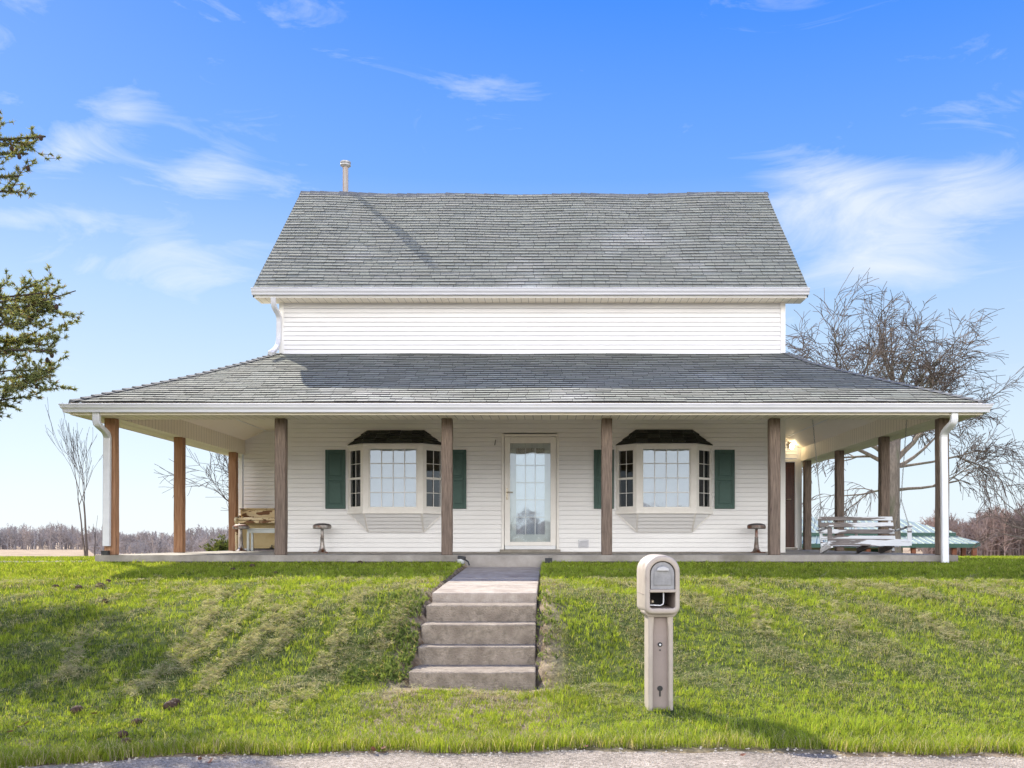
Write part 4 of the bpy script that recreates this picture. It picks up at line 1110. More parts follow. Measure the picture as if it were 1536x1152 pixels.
# large bare tree at the right, beyond the porch
TY = 36.0; tb = at(1339, 836, TY); tb.z = gz(tb.x, TY)-.1
big = empty('bare_tree', (tb.x, TY, tb.z), 'large leafless tree with wide drooping crown behind the right porch', 'tree', None)
b, tw = MB(), MB(); rr = random.Random(4)
tp = [tb, Vector((tb.x-.05, TY, tb.z+1.2)), Vector((tb.x-.1, TY, tb.z+2.4)), Vector((tb.x-.12, TY, cz(700, TY))), Vector((tb.x+.0, TY, cz(660, TY)))]
b.tube(tp, [.46, .37, .36, .38, .30], 14)
PP = dict(wig=.17, up=.02, droop=-.09, taper=.45, rmin=.010, split=1, nb=[0,4,5,5,4,3], ang=(.35,.95), len=(.50,.76))
def limb(px, py, dx, dy, dz, L, r, dep=4, **kw):
    p = at(px, py, TY); Q = dict(PP); Q.update(kw)
    grow(b, tw, p, Vector((dx, dy, dz)), L*.80, r*.8, dep, rr, Q)
for a in ((1340,665, .10,.1,1, 3.6,.20), (1341,668, .5,-.2,1, 3.4,.17), (1334,670, -.45,.3,1, 3.4,.17), (1338,690, -.75,-.3,.75, 3.0,.14), (1344,690, .85,.3,.7, 3.2,.15),
          (1338,668, -.1,-.6,1, 3.2,.14), (1342,668, .2,.8,.9, 3.2,.14), (1336,700, -1,.1,.55, 3.4,.11), (1332,668, -.8,.2,.9, 3.5,.15), (1330,672, -.7,-.3,1.1, 3.6,.14), (1345,735, 1,-.2,.10, 2.8,.08), (1345,700, 1.0,.3,.5, 3.0,.10)):
    limb(*a)
for a in ((1330,735, -1,-.2,.1, 2.4,.06), (1350,700, 1,-.4,.2, 3.6,.07)): limb(*a, dep=3, droop=-.3, up=-.06)
b.build('trunk', M['bark_grey'], big, smooth=True, fixn=False); tw.build('crown', M['twig'], big, fixn=False)

def small_tree(name, px, pyb, Y, label, stems, seed, P, mats=('bark_dark','twig_dark')):
    rr = random.Random(seed)
    x = (px-CX)/F*Y; z = gz(x, Y)-.05
    t = empty(name, (x, Y, z), label, 'tree')
    b, tw = MB(), MB()
    for (ox, d, L, r, dep) in stems:
        grow(b, tw, Vector((x+ox, Y, z)), Vector(d), L, r, dep, rr, P)
    b.build('trunk', M[mats[0]], t, smooth=True, fixn=False); tw.build('crown', M[mats[1]], t, fixn=False)
    return t
PS = dict(wig=.08, up=.10, droop=.10, taper=.5, rmin=.0055, split=1, nb=[0,3,3,3,3], ang=(.2,.5), len=(.5,.8))
small_tree('young_tree', 130, 835, 34, 'young leafless tree with forked upright stem left of the porch', [(0,(.02,0,1),2.1,.05,4), (-.04,(-.12,0,1),2.3,.036,3)], 12, PS)
small_tree('sapling', 142, 836, 32, 'thin leafless sapling beside the downspout', [(0,(-.05,0,1),1.0,.02,1)], 5, dict(PS, nb=[0,2]))
PB = dict(wig=.14, up=.05, droop=.0, taper=.5, rmin=.0085, split=1, nb=[0,5,4,4,3], ang=(.4,.9), len=(.55,.8))
small_tree('bare_tree', 372, 840, 40, 'leafless tree partly hidden by the rear left porch post', [(0,(-.05,0,1),2.2,.14,4), (0,(-.35,0,1),2.2,.08,4), (0,(.3,0,1),2.1,.08,3)], 22, PB)
t_edge = small_tree('bare_tree', 1580, 845, 34, 'leafless tree at the right edge with thin drooping twigs', [(0,(.05,0,1),2.7,.16,4), (0,(-.35,0,1),2.4,.08,3)], 31, dict(PB, droop=-.14), ('bark_grey','twig'))

# ------------------------------------------------------------------ foliage helpers (numpy leaf meshes)
def leaf_object(name, mat_, parent, tris, colors, origin):
    """tris (n,3,3) world coords, colors (n,3)"""
    V = (tris - np.array(origin)).reshape(-1, 3); n = len(tris)
    me = bpy.data.meshes.new(name); np_mesh(me, V, np.full(n, 3), np.arange(3*n))
    a = me.color_attributes.new('tint', 'FLOAT_COLOR', 'POINT')
    c4 = np.ones((3*n, 4), np.float32); c4[:, :3] = np.repeat(colors, 3, 0); a.data.foreach_set('color', c4.ravel())
    me.materials.append(mat_); o = bpy.data.objects.new(name, me); col.objects.link(o)
    o.parent = parent; o.location = Vector(origin) - wloc(parent); WORLD[o.name] = Vector(origin)
    return o

# pine at the left edge: only its outer boughs reach the picture
pY = 12.0; pX = -10.2; pz = gz(pX, pY)
pine = empty('pine_tree', (pX, pY, pz), 'pine tree at the left edge with needled boughs and dark cones', 'tree')
rr = random.Random(77)
b, tw = MB(), MB(); tufts = []
b.tube([(pX+.1*math.sin(k), pY, pz+k*1.0) for k in range(11)], [.24-.02*k for k in range(11)], 10)
def bough(p0, tip, sagz, r, nsub=11, spread=.9, dens=1.0, fine=True):
    p0, tip = Vector(p0), Vector(tip); n = 8; pts = []
    for k in range(n+1):
        t = k/n; q = p0.lerp(tip, t); q.z += -sagz*math.sin(math.pi*t) + rr.uniform(-.04,.04); q.x += rr.uniform(-.03,.03); pts.append(q)
    tw.tube(pts, [r*(1-.85*k/n)+.004 for k in range(n+1)], 5, cap=False)
    main = (tip-p0).normalized(); sidev = main.cross(Vector((0,0,1))).normalized()
    L_ = (tip-p0).length
    for k in range(26):
        t = rr.uniform(.45, 1.0); i = min(int(t*n), n-1); tufts.append((pts[i].lerp(pts[i+1], t*n-i), (main+Vector((rr.uniform(-1,1), rr.uniform(-1,1), rr.uniform(-.6,1)))).normalized()))
    for k in range(nsub):
        t = rr.uniform(.35, 1.0); i = min(int(t*n), n-1); s = pts[i].lerp(pts[i+1], t*n-i)
        d = (main*rr.uniform(.35,1) + sidev*rr.uniform(-1,1)*spread + Vector((0,0,rr.uniform(-.45,.55)))).normalized()
        l = rr.uniform(.25,.75)*(1.25-t*.6)
        m = 5; q = s.copy(); pp = [q.copy()]
        for j in range(m):
            d = (d+Vector((rr.uniform(-.2,.2), rr.uniform(-.2,.2), rr.uniform(-.12,.2)))).normalized(); q = q+d*l/m; pp.append(q.copy())
            if rr.random() < dens:
                tufts.append((q.copy(), (d+Vector((0,0,.25))).normalized()))
                for _ in range(2):
                    if rr.random() < .75:
                        e = (d*.6+Vector((rr.uniform(-1,1), rr.uniform(-1,1), rr.uniform(-.5,1)))).normalized(); ll = rr.uniform(.05,.16)
                        tw.tube([q, q+e*ll], [.004,.0025], 3, cap=False); tufts.append((q+e*ll, e))
        tw.tube(pp, [.007-.001*j for j in range(m+1)], 4, cap=False)
# boughs seen in the frame (upper and lower group), placed where they stand in the yard
for (px, py, dy) in ((66,205,0),(40,232,.4),(28,262,-.5),(20,290,.2),(10,215,.5)):
    tp_ = at(px, py, pY+dy); bough((pX, pY, tp_.z-.5), tp_, -.15, .045, nsub=10, spread=.35, dens=.9)
for (px, py, dy) in ((74,436,0),(90,462,.3),(60,448,.6),(82,522,-.4),(80,505,.5),(72,560,.3),(50,575,-.5),(55,480,.1),(30,520,.8),(40,600,0),(20,560,-.7),(30,450,-.8)):
    tp_ = at(px-8, py, pY+dy); bough((pX, pY, tp_.z-.2), tp_, .05, .032, nsub=17, spread=.38, dens=1)
tp_ = at(112, 440, pY); bough((pX+1.5, pY, tp_.z-.25), tp_, .1, .02, nsub=3, spread=.3, dens=.8)
# the rest of the crown outside the frame
for k in range(110):
    h = 1.6 + 8.6*(k/110); a = rr.uniform(0, 2*math.pi); L_ = (1.0-(h-1.2)/10.5)*3.6*rr.uniform(.7,1)+.4
    dx, dy = math.cos(a)*L_, math.sin(a)*L_
    tip = Vector((pX+dx, pY+dy, pz+h+rr.uniform(-.2,.5)))
    if tip.x/tip.y > -.68: tip.x = -.72*tip.y
    bough((pX, pY, pz+h), tip, .1, .04, nsub=12, spread=.9, dens=.8)
b.build('trunk', M['bark_dark'], pine, smooth=True, fixn=False); tw.build('branches', M['twig_dark'], pine, fixn=False)
def needle_tufts(tufts, npt, ln, wd, cols):
    P = np.array([tuple(t[0]) for t in tufts]); D = np.array([tuple(t[1]) for t in tufts])
    n = len(P)*npt
    P = np.repeat(P, npt, 0); D = np.repeat(D, npt, 0); base_t = np.repeat(rng.uniform(0, 1, len(tufts)), npt)
    off = rng.uniform(-.035, .01, (n, 1))*D
    d = D*rng.uniform(.35, 1.1, (n, 1)) + rng.normal(0, .55, (n, 3)); d /= np.linalg.norm(d, axis=1, keepdims=True)
    s = np.cross(d, rng.normal(0, 1, (n, 3))); s /= np.linalg.norm(s, axis=1, keepdims=True)
    l = rng.uniform(.6, 1.15, (n, 1))*ln
    A = P+off
    tris = np.stack([A-s*wd, A+s*wd, A+d*l], 1)
    c0, c1, c2 = map(np.array, cols)
    t = (base_t*.7+rng.uniform(0, .3, n))[:, None]
    c = c0*(1-t)+c1*t; brown = rng.uniform(0,1,n) < .10; c[brown] = c2
    return tris, c
tr, cc = needle_tufts(tufts, 22, .062, .0075, ((.10,.13,.05), (.34,.36,.17), (.26,.16,.085)))
leaf_object('needles', M['needles'], pine, tr, cc, (pX, pY, pz))
b = MB()
for px, py in ((20,222),(40,218),(45,252),(62,207),(84,460),(75,533),(70,540),(30,235),(52,545)):
    c = at(px+rr.uniform(-3,3), py, pY+rr.uniform(-.2,.2))
    b = MB(); b.lathe(c, [(.006,-.035),(.022,-.025),(.018,-.018),(.028,-.010),(.023,-.002),(.027,.006),(.018,.014),(.020,.022),(.006,.036)], 9)
    b.build('cone', M['cone'], pine)

# evergreen shrub behind the left porch
sx, sy = (337-CX)/F*27, 27.0; sz = gz(sx, sy)
sh = empty('shrub', (sx, sy, sz), 'small green evergreen shrub behind the left porch posts', 'shrub')
b = MB(); tf = []
for k in range(60):
    a = rr.uniform(0, 6.28); e = rr.uniform(.2, 1.4); l = rr.uniform(.4, .75)
    d = Vector((math.cos(a)*math.cos(e), math.sin(a)*math.cos(e), math.sin(e)))
    q = Vector((sx, sy, sz))+d*l; b.tube([(sx, sy, sz), q], [.012,.004], 4, cap=False)
    for j in range(9): tf.append((Vector((sx,sy,sz)).lerp(q, rr.uniform(.45,1))+Vector((rr.uniform(-.08,.08),rr.uniform(-.08,.08),rr.uniform(-.08,.08))), d))
b.build('stem', M['bark_dark'], sh, fixn=False)
tr, cc = needle_tufts(tf, 10, .09, .014, ((.07,.10,.03), (.19,.22,.08), (.2,.16,.07)))
leaf_object('foliage', M['needles'], sh, tr, cc, (sx, sy, sz))

# ------------------------------------------------------------------ far woods
def woods(name, label, n, pxr, Yr, hr_, mat_, seed, tw_w, ntw, trunkw):
    r_ = np.random.default_rng(seed)
    T = []; C = []
    for k in range(n):
        Y = r_.uniform(*Yr); px = r_.uniform(*pxr); X = (px-CX)/F*Y; z = gz(X, Y)-.3
        h = r_.uniform(*hr_)*(.85+.15*math.sin(px*.021)+.08*math.sin(px*.09)); t = r_.uniform(.75, 1.2); warm = r_.uniform(.94, 1.07)
        lean = r_.normal(0, .05)
        def tri(a, b_, w):
            a = np.array(a); b_ = np.array(b_); d = b_-a; s = np.array([-d[2], 0, d[0]]); s = s/(np.linalg.norm(s)+1e-6)*w
            s[1] = r_.normal(0, w*.5)
            T.append([a-s, a+s, b_]); C.append([t*warm, t, t/warm])
        tri((X, Y, z), (X+lean*h, Y, z+h), trunkw)
        for j in range(ntw):
            f = r_.uniform(.12, .9); p = np.array([X+lean*h*f, Y, z+h*f]); l = h*(1.05-f)*r_.uniform(.25,.6)+.3; a = r_.normal(0, .65)
            q = p+np.array([math.sin(a)*l, r_.normal(0,.4)*l, math.cos(a)*l])
            tri(p, q, tw_w*2)
            for _ in range(3):
                f2 = r_.uniform(.3, 1); p2 = p+(q-p)*f2; a2 = a+r_.normal(0,.7); l2 = l*r_.uniform(.3,.6)
                tri(p2, p2+np.array([math.sin(a2)*l2, r_.normal(0,.3)*l2, math.cos(a2)*l2]), tw_w)
    o = leaf_object(name, mat_, None, np.array(T), np.array(C), (0, 0, 0))
    tag(o, label, 'woods', None, 'stuff')
woods('woodland', 'grey purple line of leafless woods across the field at left', 1500, (-260, 760), (360, 440), (8.5, 11.5), M['woods'], 3, .07, 13, .16)
woods('thicket', 'low grey thicket in front of the distant woods, seen between the left porch posts', 1000, (138, 760), (115, 200), (1.9, 3.4), M['woods'], 8, .032, 12, .05)
woods('woodland', 'leafless woods beyond the field on the far side of the road', 700, (200, 1500), (-285, -235), (8, 15), M['woods'], 18, .09, 12, .25)
woods('woodland', 'brown leafless woods behind the barn at the right edge', 800, (1385, 1750), (185, 240), (9, 13), M['woods_near'], 4, .05, 20, .17)
woods('woodland', 'distant leafless tree tops showing above the barn roof', 350, (900, 1400), (300, 350), (9, 11.5), M['woods_near'], 6, .07, 14, .2)

# ------------------------------------------------------------------ grass
def vnoise(X, Y, s, seed):
    r_ = np.random.default_rng(seed); G = r_.uniform(0, 1, (64, 64))
    x = X*s % 64; y = Y*s % 64; xi = x.astype(int); yi = y.astype(int); fx = smooth(x-xi); fy = smooth(y-yi)
    x1 = (xi+1) % 64; y1 = (yi+1) % 64
    return (G[yi, xi]*(1-fx)+G[yi, x1]*fx)*(1-fy)+(G[y1, xi]*(1-fx)+G[y1, x1]*fx)*fy
def fbm(X, Y, s, seed): return .5*vnoise(X,Y,s,seed)+.3*vnoise(X,Y,s*2.1,seed+1)+.2*vnoise(X,Y,s*4.3,seed+2)
def scatter(n, y0, y1, pw, ml=3.2, mr=3.2):
    Y = y0+(y1-y0)*rng.uniform(0, 1, n)**pw
    X = (-CX/F*Y-ml) + rng.uniform(0, 1, n)*((1536-CX)/F*Y+mr + CX/F*Y+ml)
    return X, Y
X1, Y1 = scatter(800000, 5.3, 14.6, 1.15)
tX, tY = scatter(66000, 5.3, 14.6, 1.15)
pick = rng.integers(0, len(tX), len(X1)); clus = rng.uniform(0, 1, len(X1)) < .62
gx_, gy_ = rng.normal(0, .012, len(X1)), rng.normal(0, .012, len(X1))
X1 = np.where(clus, tX[pick]+gx_, X1); Y1 = np.where(clus, tY[pick]+gy_, Y1)
X2, Y2 = scatter(125000, 14.5, 24, 1.0)
Xf = rng.uniform(-6, 5.5, 26000); Yf = np.interp(Xf, RE_X, RE_Y)-.03+np.abs(rng.normal(0, .13, 26000))       # verge fringe
X = np.concatenate([X1, X2, Xf]); Y = np.concatenate([Y1, Y2, Yf]); fringe = np.zeros(len(X), bool); fringe[len(X1)+len(X2):] = True
edge = np.array([road_edge(x) for x in np.linspace(-12, 12, 400)]); ed = np.interp(X, np.linspace(-12, 12, 400), edge)
ed += .30*(fbm(X, Y, 1.6, 50)-.5)+.10*(fbm(X, Y, 6, 52)-.5)
keep = Y > ed + np.where(fringe, .0, .06)*1.0
inst = (X > SX0-.03) & (X < SX1+.02) & (Y > 8.5) & (Y < 14.6)
keep &= ~inst
keep &= ~((X > -7.12) & (X < 6.38) & (Y > 14.50))
dst = np.minimum(np.abs(X-SX0), np.abs(X-SX1))
bare = ((Y > 8.3) & (Y < 10.6) & (X > SX0-.45) & (X < SX1+.5) & (dst < .45*fbm(X, Y, 3, 9)))       # bare soil flanking the steps
keep &= ~(bare & (rng.uniform(0,1,len(X)) < .72))
keep &= ~((Y > 8.30) & (Y < 8.56) & (np.abs(X+.71) < .66) & (rng.uniform(0,1,len(X)) < .85))
mbd = np.hypot(X-(mx_-.02), Y-(my_+.35)); keep &= ~((mbd < .42*fbm(X, Y, 4, 15)+.02) & (rng.uniform(0,1,len(X)) < .8))
keep &= ~(np.hypot((X+8.3)/1.1, (Y-15.4)/.55) < .9)
keep &= ~((np.abs(X-mx_) < .12) & (np.abs(Y-my_) < .11))
fld = (Y > 22) & (-1.4*X+Y > 42); keep &= ~fld
dens = fbm(X, Y, 1.3, 70); keep &= rng.uniform(0,1,len(X)) < np.clip(.55+dens*.9, 0, 1)
X, Y, fringe = X[keep], Y[keep], fringe[keep]; n = len(X); Z = ground(X, Y)
u = lambda a, c: rng.uniform(a, c, n)
# mowing thatch: slanting streaks of clipped dry grass on the bank
dirx = np.where(X < -.7, X-.55*(Y-9), X+.45*(Y-9))
streak = np.sin(dirx*2*math.pi/.95 + 2.2*fbm(X, Y, .8, 31))*.5+.5
env = smooth((Y-7.3)/.9)*(1-smooth((Y-11.2)/1.0))
patch = fbm(X, Y, .55, 33)
hot = np.where(X < -.7, 1.0, .85)
clump = fbm(X, Y, 7.0, 35)
that = np.clip((streak*.55+patch*.85+clump*.85-1.10)*5, 0, 1)*env*hot*(1-.4*smooth((np.abs(X)-6.0)/2))
isdry = rng.uniform(0,1,n) < np.clip(that*.9 + .05 + .35*np.clip(fbm(X,Y,1.7,91)-.52,0,1)*2, 0, .92)
lying = isdry & (rng.uniform(0,1,n) < .8)
far = smooth((Y-8)/6)
h = u(.017, .036)*(1+.25*far) * (.75+.7*fbm(X, Y, 2.1, 38))
near_v = 1-smooth((Y-ed[keep]-.05)/.4)
h = h*(1+1.0*near_v*fbm(X, Y, 2.5, 39)*1.3)
h = np.where(fringe, u(.04, .10), h)
tuf = ((np.hypot((X-.45)/.8, (Y-8.1)/.35) < 1) | (np.hypot((X-1.5)/1.2, (Y-6.9)/.2) < 1)); h = np.where(tuf & ~isdry, h*1.6, h)
tf_az = np.zeros(len(keep)); tf_az[:len(X1)] = np.where(clus, np.arctan2(gy_, gx_), 9); tf_az[len(X1):] = 9; tf_az = tf_az[keep]
tf_s = np.full(len(keep), .5); tf_s[:len(X1)] = np.where(clus, ((pick*7919) % 1000)/1000., .3); tf_s = tf_s[keep]
az = np.where(tf_az < 8, tf_az+rng.normal(0,.5,n), u(0, 2*math.pi)); h = h*(.6+.95*tf_s)
lean = np.where(lying, u(1.0, 1.7), u(.3, 1.25)); lean = np.where(fringe, u(.3, 1.2), lean)
L_ = np.where(lying, u(.03, .075), h/np.cos(np.clip(lean, 0, 1.0))*1.0)
w = u(.0014, .0027)*(1+.9*far)*(1+.8*(Y > 14.6)); w = np.where(lying, w*.9, w)
micro = fbm(X, Y, 9.0, 61); Z0 = Z + .030*np.clip(micro-.35, 0, 1)*(1-.6*far) + np.where(lying, u(0.004, .020)+that*.05*clump*clump*2.2, -.004)
ca, sa = np.cos(az), np.sin(az)
fx_, fy_ = np.sin(lean)*ca, np.sin(lean)*sa
sx_, sy_ = -sa, ca
B = np.stack([X, Y, Z0], 1)
side = np.stack([sx_, sy_, np.zeros(n)], 1)*w[:, None]
d1 = np.stack([fx_*.55, fy_*.55, np.cos(lean*.6)], 1); d1 = np.where(lying[:, None], np.stack([ca, sa, u(-.1,.35)], 1), d1)
d2 = np.stack([fx_*1.1, fy_*1.1, np.cos(lean)*.85], 1); d2 = np.where(lying[:, None], np.stack([ca*np.cos(u(-.6,.6)), sa, u(-.5,.25)], 1), d2)
mid = B+d1*(L_*.55)[:, None]; tip = mid+d2*(L_*.45)[:, None]
V = np.stack([B-side, B+side, mid+side*.75, mid-side*.75, tip], 1).reshape(-1, 3)
i0 = np.arange(n)*5
lp_ = np.stack([i0, i0+1, i0+2, i0+3, i0+3, i0+2, i0+4], 1).ravel(); sz_ = np.tile([4, 3], n)
me = bpy.data.meshes.new('lawn_grass'); np_mesh(me, V, sz_, lp_)
big_n = fbm(X, Y, .35, 44); fine = rng.uniform(0, 1, n)
g0 = np.array([.075,.115,.016]); g1 = np.array([.36,.46,.06]); g2 = np.array([.42,.42,.12])
tt = np.clip(.16+.30*fine+.55*tf_s+.5*(big_n-.42)+.5*(fbm(X,Y,3.1,95)-.5)+.9*(micro-.5), 0, 1)[:, None]  # darker in the hollows: clump self-shadow put into the blade colour
C = g0*(1-tt)+g1*tt
yel = (rng.uniform(0,1,n) < .12)[:, None]; C = np.where(yel, g2, C)
dryc = np.array([.52,.46,.29])*u(.55, 1.15)[:, None]; greyc = np.array([.38,.39,.23])*u(.6,1.2)[:, None]
C = np.where(isdry[:, None], np.where((rng.uniform(0,1,n) < .5)[:, None], dryc, greyc), C)
C = np.where((fringe & (rng.uniform(0,1,n) < .25))[:, None], dryc, C)
a = me.color_attributes.new('tint', 'FLOAT_COLOR', 'POINT')
c4 = np.ones((n*5, 4), np.float32); c4[:, :3] = np.repeat(C, 5, 0)
root = np.tile([.75, .75, 1, 1, 1.05], n)[:, None]; 
a.data.foreach_set('color', c4.ravel())
me.materials.append(M['grass']); o = bpy.data.objects.new('lawn_grass', me); col.objects.link(o)
tag(o, 'short green lawn grass with dry clippings on the bank and terrace', 'grass', None, 'stuff')

# heaps of dry mown clippings left in slanting rows on the bank
YS = np.arange(5.6, 20, .02)
def hit(px, py):
    Xs = (px-CX)/F*YS; zr_ = CH+(HY-py)/F*YS; k = np.argmax(ground(Xs, YS) >= zr_); return Xs[k], YS[k]
rows = [([(548,878),(530,915),(505,965),(482,1005)], 60), ([(470,882),(440,930),(405,985)], 50), ([(402,886),(372,920),(310,975),(262,1010)], 95), ([(330,892),(312,925),(285,965),(245,1010),(190,1045)], 100),
        ([(268,892),(350,889)], 26), ([(130,955),(112,990),(92,1022)], 30), ([(622,882),(600,930),(572,970)], 46), ([(425,905),(395,950),(340,1000),(300,1040)], 90), ([(240,870),(225,905),(235,930)], 12),
        ([(1075,877),(1130,885)], 14), ([(1232,875),(1292,888)], 22), ([(1315,880),(1402,900)], 28), ([(1440,875),(1502,886)], 20), ([(1240,905),(1262,930),(1290,955)], 22), ([(1130,915),(1150,955)], 20), ([(1020,905),(1075,900)], 16), ([(1380,930),(1440,965)], 20), ([(480,1040),(400,1075)], 22)]
hp = []
for pts, nn in rows:
    for _ in range(nn*2):
        t = rr.uniform(0, len(pts)-1.001); i = int(t); f = t-i
        px = pts[i][0]*(1-f)+pts[i+1][0]*f + rr.gauss(0, 7.5); py = pts[i][1]*(1-f)+pts[i+1][1]*f + rr.gauss(0, 5)
        hx_, hy_ = hit(px, py)
        if SX0-.1 < hx_ < SX1+.1 and hy_ > 8.4: continue
        hp.append((hx_, hy_, rr.uniform(.010, .040), rr.uniform(.55, 1.05)))
hp = np.array(hp); m_ = 44; HN = len(hp)*m_; hr2 = np.repeat(hp, m_, 0)
r_ = np.abs(rng.normal(0, 1, HN)); th_ = rng.uniform(0, 6.283, HN); hx2 = hr2[:,0]+r_*hr2[:,2]*np.cos(th_); hy2 = hr2[:,1]+r_*hr2[:,2]*np.sin(th_)
hz2 = ground(hx2, hy2)+.012+rng.uniform(.1, 1, HN)*hr2[:,2]*1.25*np.exp(-r_*r_*.6)+.01
a_ = rng.uniform(0, 6.283, HN); e_ = rng.uniform(-.5, .7, HN); d_ = np.stack([np.cos(a_)*np.cos(e_), np.sin(a_)*np.cos(e_), np.sin(e_)], 1)
s_ = np.cross(d_, rng.normal(0, 1, (HN, 3))); s_ /= np.linalg.norm(s_, axis=1, keepdims=True); P_ = np.stack([hx2, hy2, hz2], 1); l_ = rng.uniform(.02, .05, (HN, 1))
tr = np.stack([P_-s_*.0022, P_+s_*.0022, P_+d_*l_], 1)
mixg = rng.uniform(0, 1, (HN, 1)); cc = (np.array([.40,.40,.25])*(1-mixg)+np.array([.55,.50,.36])*mixg)*hr2[:, 3:4]; gsel = rng.uniform(0,1,HN) < .22; cc[gsel] = np.array([.20,.27,.08])
o = leaf_object('grass_clippings', M['grass'], None, tr, cc, (0,0,0)); tag(o, 'pale dry heaps of mown clippings in slanting rows on the bank', 'grass clippings', None, 'stuff')

# weeds at the left of the steps: leafy ground cover
tf = []
wc = [(rr.uniform(8.5, 10.2), SX0-.06-abs(rr.gauss(0,.28))) for _ in range(34)]
for k in range(800):
    cy_, cx_ = rr.choice(wc); y = cy_+rr.gauss(0,.07); x = min(cx_+rr.gauss(0,.06), SX0-.02)
    tf.append((Vector((x, y, gz(x, y)+rr.uniform(.0,.05))), Vector((rr.uniform(-.5,.5), rr.uniform(-.7,.2), 1)).normalized()))
wc = [(rr.uniform(8.6, 10.2), SX1+.08+abs(rr.gauss(0,.12))) for _ in range(9)]
for k in range(90):
    cy_, cx_ = rr.choice(wc); y = cy_+rr.gauss(0,.06); x = max(cx_+rr.gauss(0,.05), SX1+.02)
    tf.append((Vector((x, y, gz(x, y)+rr.uniform(.0,.03))), Vector((rr.uniform(-.5,.5), rr.uniform(-.7,.2), 1)).normalized()))
tr, cc = needle_tufts(tf, 7, .045, .007, ((.08,.125,.035), (.20,.26,.09), (.3,.27,.14)))
o = leaf_object('ground_cover', M['grass'], None, tr, cc, (0,0,0)); tag(o, 'dark leafy weeds creeping over the soil beside the concrete steps', 'weeds', None, 'stuff')

# pebbles at the verge and by the porch corner
b = MB()
for k in range(900):
    if k < 620:
        x = rr.uniform(-5, 5); y = road_edge(x)+rr.gauss(-.02, .07); z = -1.222 if y < road_edge(x) else gz(x, y)
        s = rr.uniform(.004, .011)
    else:
        x = -8.3+rr.gauss(0, .45); y = 15.4+rr.gauss(0, .25); z = gz(x, y); s = rr.uniform(.012, .035)
    b.lathe((x, y, z), [(s*.5, -s*.2), (s, s*.2), (s*.6, s*.8)], 5, sx=rr.uniform(.7,1.3))
o = b.build('pebbles', M['pebble'], fixn=False); tag(o, 'loose pale pebbles along the verge and by the porch corner', 'pebbles', None, 'stuff')

# fallen pine cones and dry leaves on the lawn
cone0 = None
for px, py in ((184,1108),(190,1117),(255,1064),(262,1058),(150,882),(162,876),(118,884),(205,1088),(116,1072),(158,905),(84,883),(413,862),(350,858),(378,852),(540,847)):
    # find ground point along the ray
    Yq = 6.5
    while Yq < 20:
        X_ = (px-CX)/F*Yq; Zr = CH+(HY-py)/F*Yq
        if gz(X_, Yq) >= Zr: break
        Yq += .04
    p = Vector((X_, Yq, gz(X_, Yq)+.02))
    if cone0 is None:
        b = MB(); b.lathe(p, [(.008,-.04),(.026,-.030),(.021,-.020),(.033,-.012),(.027,-.002),(.032,.008),(.022,.018),(.024,.026),(.006,.042)], 10)
        cone0 = b.build('pine_cone', M['cone'], origin=p); c = cone0
    else:
        c = cone0.copy(); col.objects.link(c); c.location = p
    c.rotation_euler = (1.4, rr.uniform(-.4,.4), rr.uniform(0, 6.28)); s = rr.uniform(.8, 1.35); c.scale = (s, s, s)
    tag(c, 'dark fallen pine cone lying in the lawn', 'pine cone', 'pine cones fallen on the lawn')
leaf0 = None
for px, py in ((14,1106),(40,1092),(300,1146),(316,1150),(335,1144),(560,1134),(575,1131),(90,1140),(210,1120),(880,1128),(360,1048),(140,1078),(28,1098),(1115,1140),(255,1125)):
    Yq = 6.0
    while Yq < 20:
        X_ = (px-CX)/F*Yq; Zr = CH+(HY-py)/F*Yq
        if gz(X_, Yq) >= Zr: break
        Yq += .03
    p = Vector((X_, Yq, gz(X_, Yq)+.03))
    if leaf0 is None:
        b = MB(); q = [(-.05,0,0),(-.025,.022,.012),(.02,.026,.006),(.055,0,.018),(.02,-.024,.016),(-.025,-.02,.004)]
        b.face([p+Vector(v)*1.0 for v in (q[0],q[1],(0,0,.0))]); ctr = (0,0,0)
        for i in range(1, 6): b.face([p+Vector(q[i]), p+Vector(q[(i+1)%6]), p+Vector(ctr)])
        leaf0 = b.build('dry_leaf', M['leaf_dry'], origin=p, fixn=False); c = leaf0
    else:
        c = leaf0.copy(); col.objects.link(c); c.location = p
    c.rotation_euler = (rr.uniform(-.5,.5), rr.uniform(-.5,.5), rr.uniform(0, 6.28)); s = rr.uniform(.4, .85); c.scale = (s, s, s)
    tag(c, 'reddish brown dry leaf lying on the grass near the road', 'leaf', 'dry leaves by the road')

# ------------------------------------------------------------------ sky, sun, camera
sdir = Vector((-.80, 1.0, 1.10)).normalized()
sun_el = math.asin(sdir.z); 
sl = bpy.data.lights.new('sun', 'SUN'); sl.energy = 4.8; sl.angle = math.radians(.55); sl.color = (1, .93, .80)
so = bpy.data.objects.new('sun', sl); col.objects.link(so); so.rotation_euler = (-sdir).to_track_quat('-Z', 'Y').to_euler()
so.location = (-20, 30, 30)

